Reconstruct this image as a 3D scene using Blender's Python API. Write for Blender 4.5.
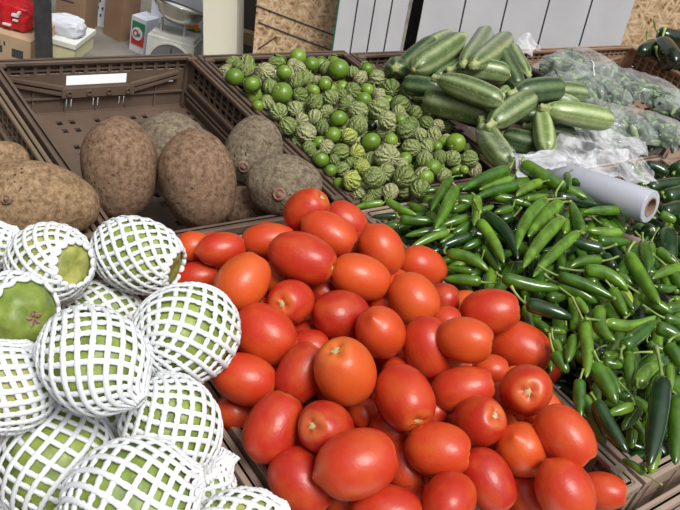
import bpy, math, random
import numpy as np
from mathutils import Vector, Matrix, noise
random.seed(7); rng = np.random.RandomState(5)
SC = bpy.context.scene; COL = SC.collection
for o in list(bpy.data.objects): bpy.data.objects.remove(o)

# ------------------------------------------------------------------ camera, sky, sun, exposure
F = 830.226
RM = np.array([[0.80144983, 0.16927173, -0.57360723], [-0.55383054, 0.57204865, -0.60500585], [0.22572085, 0.80256303, 0.55221615]])
CP = np.array([0.0, 0.0, 1.66])
cd = bpy.data.cameras.new('camera'); cam = bpy.data.objects.new('camera', cd); COL.objects.link(cam)
cd.sensor_width = 36; cd.lens = F / 680 * 36; cd.clip_start = .02
M4 = Matrix([list(r) + [0] for r in RM.tolist()] + [[0, 0, 0, 1]]); M4.translation = Vector(CP.tolist()); cam.matrix_world = M4
SC.camera = cam
w = bpy.data.worlds.new('world'); SC.world = w; w.use_nodes = True
nt = w.node_tree; nt.nodes.clear()
wo = nt.nodes.new('ShaderNodeOutputWorld'); bg = nt.nodes.new('ShaderNodeBackground'); tc = nt.nodes.new('ShaderNodeTexCoord')
sep = nt.nodes.new('ShaderNodeSeparateXYZ'); cr = nt.nodes.new('ShaderNodeValToRGB')
vm = nt.nodes.new('ShaderNodeVectorMath'); vm.operation = 'DOT_PRODUCT'; vm.inputs[1].default_value = (.10, -.42, .90)
nt.links.new(tc.outputs['Generated'], vm.inputs[0]); nt.links.new(vm.outputs['Value'], cr.inputs[0])
e = cr.color_ramp.elements
e[0].position = 0.0; e[0].color = (.07, .07, .07, 1); e[1].position = .95; e[1].color = (.95, .98, 1.03, 1)
k = e.new(.5); k.color = (.16, .165, .18, 1)
nt.links.new(cr.outputs[0], bg.inputs[0]); bg.inputs[1].default_value = 1.0; nt.links.new(bg.outputs[0], wo.inputs[0])
sl = bpy.data.lights.new('sun', 'SUN'); sl.energy = 3.0; sl.angle = math.radians(24); sl.color = (1, .97, .92)
so = bpy.data.objects.new('sun', sl); COL.objects.link(so)
so.rotation_euler = Vector((-.10, -.50, .86)).to_track_quat('Z', 'Y').to_euler()
vs = SC.view_settings; vs.view_transform = 'Standard'; vs.look = 'None'; vs.gamma = 1; vs.use_curve_mapping = False; vs.exposure = 0.09

# ------------------------------------------------------------------ projection helpers (a pixel of the photo into a point of the place)
RZ = 1.0; TZ = .88; FZ = .895
def ray(px, py): return RM @ np.array([(px - 340) / F, -(py - 255) / F, -1.0])
def atz(px, py, z):
    d = ray(px, py); return CP + d * ((z - CP[2]) / d[2])
FH = np.array([.68803, .7257, 0]); RH = np.array([.7257, -.68803, 0])
def atf(px, py, D):
    d = ray(px, py); return CP + d * (D / (d @ FH))
def tsurf(px, py, H):
    d = ray(px, py); z = RZ
    for _ in range(12):
        t = (z - CP[2]) / d[2]; p = CP + d * t; z = .5 * z + .5 * H(p[0], p[1])
    return (z - CP[2]) / d[2]

# ------------------------------------------------------------------ materials
MATS = {}
def N(nt, t, **kw):
    n = nt.nodes.new(t)
    for k, v in kw.items(): setattr(n, k, v)
    return n
def base_mat(name, rough=.5, spec=.5, coat=0, coat_r=.1):
    m = bpy.data.materials.new(name); m.use_nodes = True; MATS[name] = m
    b = m.node_tree.nodes['Principled BSDF']
    b.inputs['Roughness'].default_value = rough; b.inputs['Specular IOR Level'].default_value = spec
    b.inputs['Coat Weight'].default_value = coat; b.inputs['Coat Roughness'].default_value = coat_r
    return m, m.node_tree, b
def ramp(nt, stops):
    r = N(nt, 'ShaderNodeValToRGB'); e = r.color_ramp.elements
    while len(e) > 1: e.remove(e[0])
    e[0].position = stops[0][0]; e[0].color = (*stops[0][1], 1)
    for p, c in stops[1:]:
        k = e.new(p); k.color = (*c, 1)
    return r
def mixc(nt, fac, a, b, mode='MIX'):
    m = N(nt, 'ShaderNodeMix', data_type='RGBA', blend_type=mode)
    for i, v in ((0, fac), (6, a), (7, b)):
        if hasattr(v, 'links') or hasattr(v, 'is_linked'): nt.links.new(v, m.inputs[i])
        else: m.inputs[i].default_value = v if i == 0 else (*v, 1)
    return m.outputs[2]
def noise_tex(nt, scale, detail=4, rough=.5, coord='Object', dist=0):
    c = N(nt, 'ShaderNodeTexCoord'); n = N(nt, 'ShaderNodeTexNoise')
    n.inputs['Scale'].default_value = scale; n.inputs['Detail'].default_value = detail; n.inputs['Roughness'].default_value = rough
    n.inputs['Distortion'].default_value = dist
    nt.links.new(c.outputs[coord], n.inputs['Vector']); return n
def bump(nt, b, h, s=.3, d=.002):
    n = N(nt, 'ShaderNodeBump'); n.inputs['Strength'].default_value = s; n.inputs['Distance'].default_value = d
    nt.links.new(h, n.inputs['Height']); nt.links.new(n.outputs[0], b.inputs['Normal'])
def simple(name, c1, c2=None, scale=20, rough=.5, bmp=0, bd=.002, **kw):
    m, nt, b = base_mat(name, rough, **kw); c2 = c2 or tuple(x * .85 for x in c1)
    n = noise_tex(nt, scale); r = ramp(nt, [(.35, c1), (.65, c2)]); nt.links.new(n.outputs[0], r.inputs[0])
    nt.links.new(r.outputs[0], b.inputs['Base Color'])
    if bmp: bump(nt, b, n.outputs[0], bmp, bd)
    return m
def rnd(nt): return N(nt, 'ShaderNodeObjectInfo').outputs['Random']

def tomato_mat():
    m, nt, b = base_mat('tomato_skin', .36, .42, .12, .22)
    r = ramp(nt, [(0, (.42, .018, .009)), (.5, (.52, .032, .012)), (.85, (.60, .060, .014)), (1, (.66, .105, .018))])
    nt.links.new(rnd(nt), r.inputs[0])
    n = noise_tex(nt, 1.3, 3)
    r2 = ramp(nt, [(.42, (0, 0, 0)), (.72, (1, 1, 1))]); nt.links.new(n.outputs[0], r2.inputs[0])
    mul = N(nt, 'ShaderNodeMath', operation='MULTIPLY'); nt.links.new(r2.outputs[0], mul.inputs[0]); mul.inputs[1].default_value = .38
    c = mixc(nt, mul.outputs[0], r.outputs[0], (.68, .15, .022))
    # golden halo round the stem end
    tcn = N(nt, 'ShaderNodeTexCoord'); s = N(nt, 'ShaderNodeSeparateXYZ'); nt.links.new(tcn.outputs['Object'], s.inputs[0])
    r3 = ramp(nt, [(.80, (0, 0, 0)), (1.0, (.6, .6, .6))]); nt.links.new(s.outputs[2], r3.inputs[0])
    c = mixc(nt, r3.outputs[0], c, (.75, .30, .06))
    n2 = noise_tex(nt, 55, 1); r4 = ramp(nt, [(.70, (0, 0, 0)), (.78, (.35, .35, .35))]); nt.links.new(n2.outputs[0], r4.inputs[0])
    c = mixc(nt, r4.outputs[0], c, (.78, .32, .12))
    nt.links.new(c, b.inputs['Base Color'])
    b.inputs['Subsurface Weight'].default_value = 0.0
    n3 = noise_tex(nt, 9, 3); bump(nt, b, n3.outputs[0], .05, .02)
    return m
def green_mat(name, a, bb, rough=.22, spec=.5, coat=.3, sc=5):
    m, nt, b = base_mat(name, rough, spec, coat, .12)
    r = ramp(nt, [(0, a), (1, bb)]); nt.links.new(rnd(nt), r.inputs[0])
    n = noise_tex(nt, sc * 10, 3); r2 = ramp(nt, [(.35, (.6, .6, .6)), (.65, (1.25, 1.25, 1.1))]); nt.links.new(n.outputs[0], r2.inputs[0])
    c = mixc(nt, 1.0, r.outputs[0], r2.outputs[0], 'MULTIPLY'); nt.links.new(c, b.inputs['Base Color'])
    n3 = noise_tex(nt, 90, 2); bump(nt, b, n3.outputs[0], .25, .001)
    return m
def husk_mat():
    m, nt, b = base_mat('tomatillo_husk', .62, .3)
    r = ramp(nt, [(0, (.20, .27, .075)), (.4, (.30, .37, .13)), (.75, (.43, .46, .21)), (1, (.50, .48, .27))])
    nt.links.new(rnd(nt), r.inputs[0])
    u = N(nt, 'ShaderNodeUVMap'); wv = N(nt, 'ShaderNodeTexWave'); wv.inputs['Scale'].default_value = 3.6; wv.inputs['Distortion'].default_value = 4.0; wv.inputs['Detail Scale'].default_value = 3
    nt.links.new(u.outputs[0], wv.inputs[0])
    r2 = ramp(nt, [(.0, (.50, .56, .42)), (.28, (1, 1, 1))]); nt.links.new(wv.outputs['Fac'], r2.inputs[0])
    c = mixc(nt, .8, r.outputs[0], r2.outputs[0], 'MULTIPLY')
    n = noise_tex(nt, 2.2, 5); r3 = ramp(nt, [(.55, (0, 0, 0)), (.75, (.6, .6, .6))]); nt.links.new(n.outputs[0], r3.inputs[0])
    c = mixc(nt, r3.outputs[0], c, (.22, .20, .08))
    nt.links.new(c, b.inputs['Base Color'])
    n9 = noise_tex(nt, 3, 3, .6, dist=1); sm = N(nt, 'ShaderNodeMath', operation='ADD'); nt.links.new(n9.outputs[0], sm.inputs[0]); nt.links.new(wv.outputs['Fac'], sm.inputs[1]); bump(nt, b, sm.outputs[0], .55, .03)
    return m
def mamey_mat(name, a, bb, c3):
    m, nt, b = base_mat(name, .85, .2)
    n = noise_tex(nt, 130, 8, .8); r = ramp(nt, [(.38, a), (.62, bb)]); nt.links.new(n.outputs[0], r.inputs[0])
    n2 = noise_tex(nt, 14, 6, .75); r2 = ramp(nt, [(.60, (0, 0, 0)), (.68, (.55, .55, .55))]); nt.links.new(n2.outputs[0], r2.inputs[0])
    c = mixc(nt, r2.outputs[0], r.outputs[0], c3)
    v = N(nt, 'ShaderNodeTexVoronoi'); v.inputs['Scale'].default_value = 120; tcn = N(nt, 'ShaderNodeTexCoord'); nt.links.new(tcn.outputs['Object'], v.inputs['Vector'])
    rv = ramp(nt, [(.16, (1, 1, 1)), (.27, (0, 0, 0))]); nt.links.new(v.outputs['Distance'], rv.inputs[0])
    n5 = noise_tex(nt, 16, 2); r5 = ramp(nt, [(.55, (0, 0, 0)), (.62, (.9, .9, .9))]); nt.links.new(n5.outputs[0], r5.inputs[0])
    pit = mixc(nt, 1.0, rv.outputs[0], r5.outputs[0], 'MULTIPLY')
    c = mixc(nt, pit, c, (.03, .02, .015)); nt.links.new(c, b.inputs['Base Color'])
    bump(nt, b, n.outputs[0], .9, .0022)
    return m
def guava_mat():
    m, nt, b = base_mat('guava_skin', .42, .4)
    r = ramp(nt, [(0, (.24, .33, .065)), (.5, (.36, .41, .10)), (1, (.46, .46, .14))]); nt.links.new(rnd(nt), r.inputs[0])
    n = noise_tex(nt, 30, 4, .6); r2 = ramp(nt, [(.32, (.50, .56, .40)), (.66, (1.25, 1.2, 1.15))]); nt.links.new(n.outputs[0], r2.inputs[0])
    c = mixc(nt, 1.0, r.outputs[0], r2.outputs[0], 'MULTIPLY')
    n3 = noise_tex(nt, 22, 4); r3 = ramp(nt, [(.66, (0, 0, 0)), (.74, (.8, .8, .8))]); nt.links.new(n3.outputs[0], r3.inputs[0])
    c = mixc(nt, r3.outputs[0], c, (.28, .17, .06)); nt.links.new(c, b.inputs['Base Color'])
    bump(nt, b, n.outputs[0], .5, .004); return m
def zuc_mat(name, dark, light, stripe):
    m, nt, b = base_mat(name, .34, .5, .15, .2)
    u = N(nt, 'ShaderNodeUVMap'); s = N(nt, 'ShaderNodeSeparateXYZ'); nt.links.new(u.outputs[0], s.inputs[0])
    mu = N(nt, 'ShaderNodeMath', operation='MULTIPLY'); mu.inputs[1].default_value = 2 * math.pi * 6; nt.links.new(s.outputs[0], mu.inputs[0])
    si = N(nt, 'ShaderNodeMath', operation='SINE'); nt.links.new(mu.outputs[0], si.inputs[0])
    n = noise_tex(nt, 45, 5, .7); ad = N(nt, 'ShaderNodeMath', operation='MULTIPLY_ADD'); nt.links.new(n.outputs[0], ad.inputs[0]); ad.inputs[1].default_value = 2.6; nt.links.new(si.outputs[0], ad.inputs[2])
    r = ramp(nt, [(.05, dark), (.5, light), (.95, stripe)])
    ma = N(nt, 'ShaderNodeMapRange'); ma.inputs['From Min'].default_value = 0.1; ma.inputs['From Max'].default_value = 2.6; nt.links.new(ad.outputs[0], ma.inputs[0]); nt.links.new(ma.outputs[0], r.inputs[0])
    nv = noise_tex(nt, 230, 2); rr = ramp(nt, [(.58, (0, 0, 0)), (.66, (.5, .5, .5))]); nt.links.new(nv.outputs[0], rr.inputs[0])
    c = mixc(nt, rr.outputs[0], r.outputs[0], stripe); nt.links.new(c, b.inputs['Base Color'])
    return m
def film_mat(name, alpha, col=(.9, .92, .95), rough=.18, bscale=60, bs=.6):
    m = bpy.data.materials.new(name); m.use_nodes = True; MATS[name] = m; nt = m.node_tree
    b = nt.nodes['Principled BSDF']; b.inputs['Base Color'].default_value = (*col, 1); b.inputs['Roughness'].default_value = rough
    b.inputs['Specular IOR Level'].default_value = .8
    n = noise_tex(nt, bscale, 3, .5, dist=1.5)
    bump(nt, b, n.outputs[0], bs, .006)
    tr = N(nt, 'ShaderNodeBsdfTransparent'); mx = N(nt, 'ShaderNodeMixShader')
    r = ramp(nt, [(.42, (alpha * .25,) * 3), (.62, (min(1, alpha * 1.6),) * 3)]); n2 = noise_tex(nt, bscale * .6, 3, .6, dist=2.5); nt.links.new(n2.outputs[0], r.inputs[0])
    lw = N(nt, 'ShaderNodeLayerWeight'); lw.inputs[0].default_value = .35; mm_ = N(nt, 'ShaderNodeMath', operation='MULTIPLY_ADD'); nt.links.new(lw.outputs['Facing'], mm_.inputs[0]); mm_.inputs[1].default_value = .32; nt.links.new(r.outputs[0], mm_.inputs[2]); mm_.use_clamp = True
    nt.links.new(mm_.outputs[0], mx.inputs[0]); nt.links.new(tr.outputs[0], mx.inputs[1]); nt.links.new(b.outputs[0], mx.inputs[2])
    nt.links.new(mx.outputs[0], nt.nodes['Material Output'].inputs[0]); return m
def osb_mat():
    m, nt, b = base_mat('strand_board', .7, .2)
    c = N(nt, 'ShaderNodeTexCoord'); outs = []
    for ang, sx, sy in ((.4, 75, 20), (1.5, 65, 22), (2.5, 80, 20)):
        mp = N(nt, 'ShaderNodeMapping'); mp.vector_type = 'TEXTURE'; mp.inputs['Rotation'].default_value = (0, ang, 0); mp.inputs['Scale'].default_value = (1 / sx, .25, 1 / sy)
        nt.links.new(c.outputs['Object'], mp.inputs[0]); v = N(nt, 'ShaderNodeTexNoise'); v.inputs['Scale'].default_value = 1.0; v.inputs['Detail'].default_value = 3; nt.links.new(mp.outputs[0], v.inputs['Vector'])
        outs.append(v.outputs['Fac'])
    a1 = N(nt, 'ShaderNodeMath', operation='MAXIMUM'); nt.links.new(outs[0], a1.inputs[0]); nt.links.new(outs[1], a1.inputs[1])
    a2 = N(nt, 'ShaderNodeMath', operation='MAXIMUM'); nt.links.new(a1.outputs[0], a2.inputs[0]); nt.links.new(outs[2], a2.inputs[1])
    r = ramp(nt, [(.42, (.22, .11, .05)), (.52, (.58, .38, .21)), (.60, (.76, .54, .33)), (.70, (.90, .72, .50))]); nt.links.new(a2.outputs[0], r.inputs[0])
    nt.links.new(r.outputs[0], b.inputs['Base Color']); return m

tomato_mat(); husk_mat(); guava_mat(); osb_mat()
green_mat('tomatillo_skin', (.13, .24, .025), (.22, .34, .04), .26, .5, .25, 2)
green_mat('serrano_bright', (.095, .22, .014), (.15, .28, .022), .22, .5, .55)
green_mat('serrano_mid', (.042, .125, .008), (.088, .19, .012), .22, .5, .55)
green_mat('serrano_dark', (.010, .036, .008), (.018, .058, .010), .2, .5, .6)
green_mat('poblano_dark', (.004, .014, .006), (.008, .024, .009), .18, .5, .3)
green_mat('serrano_yellow', (.38, .44, .06), (.45, .5, .10), .25)
green_mat('pepper_stem', (.20, .32, .07), (.30, .38, .12), .5, .3, 0)
zuc_mat('zucchini_skin', (.075, .115, .032), (.155, .21, .075), (.33, .39, .20))
zuc_mat('zucchini_skin_dark', (.022, .050, .015), (.055, .095, .032), (.14, .20, .085))
zuc_mat('zucchini_skin_pale', (.15, .22, .055), (.26, .34, .11), (.46, .53, .28))
simple('zucchini_stem', (.42, .46, .20), (.28, .33, .12), 60, .7)
mamey_mat('mamey_skin', (.11, .062, .036), (.34, .218, .14), (.50, .38, .25))
mamey_mat('mamey_skin_grey', (.09, .066, .044), (.31, .25, .17), (.56, .47, .33))
mamey_mat('mamey_skin_tan', (.15, .088, .045), (.44, .295, .165), (.64, .52, .36))
simple('mamey_scar', (.16, .09, .06), (.36, .22, .16), 160, .9, .6)
simple('stem_scar', (.62, .52, .26), (.30, .26, .10), 2.5, .7)
simple('foam_net', (.84, .86, .87), (.74, .77, .80), 30, .6, .3, .002)
def plastic(name, a, bb): 
    m, nt, b = base_mat(name, .48, .4)
    n = noise_tex(nt, 14, 5, .6); r = ramp(nt, [(.3, a), (.7, bb)]); nt.links.new(n.outputs[0], r.inputs[0]); nt.links.new(r.outputs[0], b.inputs['Base Color'])
    n2 = noise_tex(nt, 120, 3); bump(nt, b, n2.outputs[0], .12, .001)
plastic('crate_brown_shaded', (.105, .070, .050), (.155, .108, .080))  # back row crates: the shade at the rear is put into this darker colour
plastic('crate_taupe_lit', (.33, .245, .185), (.40, .30, .235))  # front row crates: their stronger daylight is put into this lighter colour
plastic('crate_tan', (.25, .155, .10), (.34, .22, .15))
plastic('crate_olive', (.17, .12, .08), (.24, .18, .125))
simple('white_laminate', (.82, .83, .85), (.78, .79, .80), 8, .4)
simple('concrete', (.22, .20, .17), (.13, .118, .10), 4, .85, .2)
simple('cardboard', (.30, .19, .115), (.25, .155, .09), 9, .8)
simple('cardboard_light', (.50, .35, .22), (.42, .28, .18), 9, .8)
simple('cardboard_dark', (.16, .10, .065), (.12, .075, .05), 9, .8)
simple('ink', (.05, .05, .06), None, 5, .7)
simple('red_film', (.62, .015, .02), (.42, .01, .015), 30, .25, .6, .01)
simple('white_print', (.8, .78, .78), (.7, .6, .6), 60, .5)
simple('dark_steel', (.035, .036, .037), (.06, .06, .058), 30, .5)
simple('white_carton', (.68, .70, .76), (.60, .62, .70), 6, .6)
simple('label_green', (.03, .22, .09), None, 8, .5)
simple('label_red', (.55, .03, .03), None, 8, .5)
simple('label_orange', (.80, .25, .03), None, 8, .5)
simple('foam_yellow', (.62, .60, .36), (.54, .52, .32), 10, .7)
simple('foam_white', (.72, .74, .68), None, 10, .7)
simple('cream_paint', (.93, .88, .70), (.95, .91, .75), 3, .6)
simple('raw_wood', (.40, .27, .15), (.30, .19, .10), 12, .7)
simple('siding_grey', (.66, .66, .68), (.73, .73, .75), 7, .6, .1)
simple('siding_groove', (.07, .07, .075), None, 7, .8)
simple('green_edge', (.03, .17, .10), None, 8, .6)
simple('enamel', (.60, .61, .56), (.50, .50, .45), 20, .4)
simple('dial_glass', (.12, .12, .125), (.17, .17, .17), 6, .25)
simple('wall_brown', (.10, .085, .07), (.07, .06, .05), 2, .9)
m, nt_, b_ = base_mat('bowl_steel', .22); b_.inputs['Metallic'].default_value = 1; b_.inputs['Base Color'].default_value = (.72, .71, .66, 1)
film_mat('clear_bag', .11, (.82, .86, .86), .10, 12, .8)
film_mat('clear_film', .30, (.90, .91, .95), .10, 16, .8)
film_mat('thin_film', .16, (.9, .9, .92), .12, 34, 1.0)
film_mat('roll_film', 5.0, (.47, .48, .55), .2, 10, .25)
simple('kraft_core', (.36, .25, .17), (.28, .19, .13), 60, .9)
simple('greens_pale', (.24, .34, .12), (.12, .20, .06), 60, .5)
simple('greens_dark', (.025, .06, .02), (.07, .13, .04), 70, .4)

# ------------------------------------------------------------------ object helpers
def tag(o, label=None, cat=None, group=None, kind=None):
    for k, v in (('label', label), ('category', cat), ('group', group), ('kind', kind)):
        if v: o[k] = v
    return o
def mesh_obj(name, vs, fs, mat, parent=None, loc=None, smooth=True, uvs=None, mi=None, mats=None):
    me = bpy.data.meshes.new(name); me.from_pydata([tuple(map(float, v)) for v in vs], [], fs)
    for m in (mats or [mat]): me.materials.append(MATS[m])
    if mi is not None: me.polygons.foreach_set('material_index', mi)
    if smooth: me.polygons.foreach_set('use_smooth', [True] * len(me.polygons))
    if uvs is not None:
        ul = me.uv_layers.new(name='uv'); 
        li = np.zeros(len(me.loops), dtype=int); me.loops.foreach_get('vertex_index', li)
        ul.data.foreach_set('uv', np.asarray(uvs, dtype=float)[li].ravel())
    me.update()
    o = bpy.data.objects.new(name, me); COL.objects.link(o)
    if parent: o.parent = parent
    if loc is not None: o.location = tuple(map(float, loc))
    return o
def empty(name, loc, label=None, cat=None, group=None):
    o = bpy.data.objects.new(name, None); COL.objects.link(o); o.location = tuple(map(float, loc)); o.empty_display_size = .05
    return tag(o, label, cat, group)
class MB:
    def __init__(s): s.v = []; s.f = []; s.m = []; s.cur = 0
    def add(s, vs, fs):
        n = len(s.v); s.v += [tuple(map(float, v)) for v in vs]; s.f += [tuple(i + n for i in f) for f in fs]; s.m += [s.cur] * len(fs)
    def box(s, a, b, M=None):
        x0, y0, z0 = a; x1, y1, z1 = b
        vs = [(x0, y0, z0), (x1, y0, z0), (x1, y1, z0), (x0, y1, z0), (x0, y0, z1), (x1, y0, z1), (x1, y1, z1), (x0, y1, z1)]
        if M: vs = [tuple(M @ Vector(v)) for v in vs]
        s.add(vs, [(0, 3, 2, 1), (4, 5, 6, 7), (0, 1, 5, 4), (1, 2, 6, 5), (2, 3, 7, 6), (3, 0, 4, 7)])
    def lathe(s, prof, n=32, M=None, ring=False):
        vs = []; fs = []; k = len(prof)
        for i in range(n):
            a = 2 * math.pi * i / n
            for r, z in prof: vs.append((r * math.cos(a), r * math.sin(a), z))
        for i in range(n):
            j = (i + 1) % n
            for q in range(k if ring else k - 1):
                q2 = (q + 1) % k
                fs.append((i * k + q, j * k + q, j * k + q2, i * k + q2))
        if M: vs = [tuple(M @ Vector(v)) for v in vs]
        s.add(vs, fs)
    def build(s, name, mat, parent=None, loc=None, smooth=False, mats=None):
        return mesh_obj(name, s.v, s.f, mat, parent, loc, smooth, mi=s.m if mats else None, mats=mats)
def sweep(pts, rad, ns=10, flat=None, normal=None, v0=0):
    """tube through pts; flat = thickness ratio with the given surface normals"""
    pts = np.asarray(pts, float); n = len(pts); T = np.gradient(pts, axis=0); T /= np.linalg.norm(T, axis=1)[:, None] + 1e-12
    if normal is None:
        ref = np.array([0, 0, 1.0]) if abs(T[0][2]) < .9 else np.array([1.0, 0, 0])
        A = np.zeros_like(pts); a = np.cross(T[0], ref); a /= np.linalg.norm(a)
        for i in range(n):
            a = a - T[i] * (a @ T[i]); a /= np.linalg.norm(a); A[i] = a
    else:
        A = np.asarray(normal, float); A = A - T * (A * T).sum(1)[:, None]; A /= np.linalg.norm(A, axis=1)[:, None] + 1e-12
    B = np.cross(T, A); ang = np.arange(ns) * 2 * math.pi / ns; fl = 1 if flat is None else flat
    rad = np.asarray(rad, float)
    R = rad[:, None, None] if rad.ndim == 1 else rad[:, :, None]
    V = pts[:, None, :] + R * (fl * np.cos(ang)[None, :, None] * A[:, None, :] + np.sin(ang)[None, :, None] * B[:, None, :])
    V = V.reshape(-1, 3); fs = []
    for i in range(n - 1):
        for j in range(ns):
            k = (j + 1) % ns; fs.append((v0 + i * ns + j, v0 + i * ns + k, v0 + (i + 1) * ns + k, v0 + (i + 1) * ns + j))
    fs.append(tuple(v0 + j for j in range(ns))[::-1]); fs.append(tuple(v0 + (n - 1) * ns + j for j in range(ns)))
    uv = np.array([(j / ns, i / (n - 1)) for i in range(n) for j in range(ns)])
    return V, fs, uv
def revolve(fn, nu=32, nv=20):
    vs = []; uv = []
    for i in range(nv + 1):
        for j in range(nu):
            vs.append(fn(2 * math.pi * j / nu, math.pi * i / nv)); uv.append((j / nu, i / nv))
    fs = []
    for i in range(nv):
        for j in range(nu):
            k = (j + 1) % nu; fs.append((i * nu + j, i * nu + k, (i + 1) * nu + k, (i + 1) * nu + j)[::-1])
    return vs, fs, uv

# ------------------------------------------------------------------ the setting
def struct(mb, name, mat): o = mb.build(name, mat); o['kind'] = 'structure'; return o
mb = MB(); mb.box((-4, -2, -.05), (9, 9, 0)); struct(mb, 'floor', 'concrete')
def basisF(origin, up=(0, 0, 1), rt=None):
    up = Vector(up).normalized(); r = Vector(rt if rt is not None else RH); r = (r - up * r.dot(up)).normalized(); f = up.cross(r)
    return Matrix(((r.x, f.x, up.x, origin[0]), (r.y, f.y, up.y, origin[1]), (r.z, f.z, up.z, origin[2]), (0, 0, 0, 1)))
mb = MB(); mb.box((-4, 0, 0), (6, .1, 2.8)); o = struct(mb, 'wall_back', 'wall_brown'); o.matrix_world = basisF(FH * 5.9)

# table under the crates
tb = empty('display_table', (1.1, .85, 0), 'white topped table carrying all the produce crates', 'table')
mb = MB(); q = [(-1.9, -1.24), (1.55, -1.24), (1.55, .64), (-1.9, .86)]
mb.add([(x, y, TZ - .03) for x, y in q] + [(x, y, TZ) for x, y in q], [(3, 2, 1, 0), (4, 5, 6, 7), (0, 1, 5, 4), (1, 2, 6, 5), (2, 3, 7, 6), (3, 0, 4, 7)]); mb.build('tabletop', 'white_laminate', tb)
for sx in (-1.8, 1.48):
    for sy in (-1.15, .57):
        mb = MB(); mb.box((sx - .025, sy - .025, 0), (sx + .025, sy + .025, TZ - .03)); mb.build('leg', 'dark_steel', tb)

# ------------------------------------------------------------------ crates
def masked(xs, zs, hole, t, M):
    """plate with real holes: cells (i,j) for which hole() is false get faces on all open sides"""
    nx, nz = len(xs) - 1, len(zs) - 1; solid = [[not hole(i, j) for j in range(nz)] for i in range(nx)]
    V = []; Fc = []; idx = {}
    def vid(i, j, s):
        k = (i, j, s)
        if k not in idx: idx[k] = len(V); V.append(tuple(M @ Vector((xs[i], t * s, zs[j]))))
        return idx[k]
    S = lambda i, j: 0 <= i < nx and 0 <= j < nz and solid[i][j]
    for i in range(nx):
        for j in range(nz):
            if not solid[i][j]: continue
            a = lambda s: [vid(i, j, s), vid(i + 1, j, s), vid(i + 1, j + 1, s), vid(i, j + 1, s)]
            f0 = a(0); f1 = a(1); Fc.append(tuple(f0)); Fc.append(tuple(f1[::-1]))
            if not S(i, j - 1): Fc.append((f0[0], f1[0], f1[1], f0[1]))
            if not S(i, j + 1): Fc.append((f0[2], f1[2], f1[3], f0[3]))
            if not S(i - 1, j): Fc.append((f0[3], f1[3], f1[0], f0[0]))
            if not S(i + 1, j): Fc.append((f0[1], f1[1], f1[2], f0[2]))
    return V, Fc
def lattice(L, H, M, cell=.022, rows=2, handle=False, lower=True):
    """one crate wall L long, H high: two rows of slots under the rim, a panel, small slots low down"""
    n = max(6, int(round(L / cell))); xs = [0.0]
    for i in range(n): xs += [L * (i + .14) / n, L * (i + .86) / n]
    xs.append(L)
    if handle: zs = [0, .014, .018, .036, H - .056, H - .053, H - .032, H - .0285, H - .0215, H - .019, H - .012, H]
    else: zs = [0, .010, .014, .026, H - .056, H - .051, H - .040, H - .0375, H - .027, H - .0245, H - .013, H]
    nz = len(zs) - 1
    if handle:                                     # finer columns so that twin upright slots fit
        xs = sorted(set(round(x, 5) for x in xs) | set(round(L * c + d, 5) for c in (.36, .50, .64) for d in (-.006, -.003, .003, .006)) | {round(L * .34, 5), round(L * .66, 5)})
    def hole(i, j):
        x = (xs[i] + xs[i + 1]) / 2 / L; k = int(x * n); fr = x * n - k
        if i == 0 or i == len(xs) - 2: return False
        if handle:
            if j == 5 and .34 < x < .66: return True
            if j in (7, 9): return .14 < fr < .86
            if j == 2: return any(.003 < abs(x - c) * L < .006 for c in (.36, .50, .64))
            if j == 3: return False
            if j == 4 and .72 < x < .93: return True
            return False
        return j in (5, 7, 9) and .14 < fr < .86 and 0 < k < n - 1
    return masked(xs, zs, hole, .004, M), xs, zs
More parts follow.
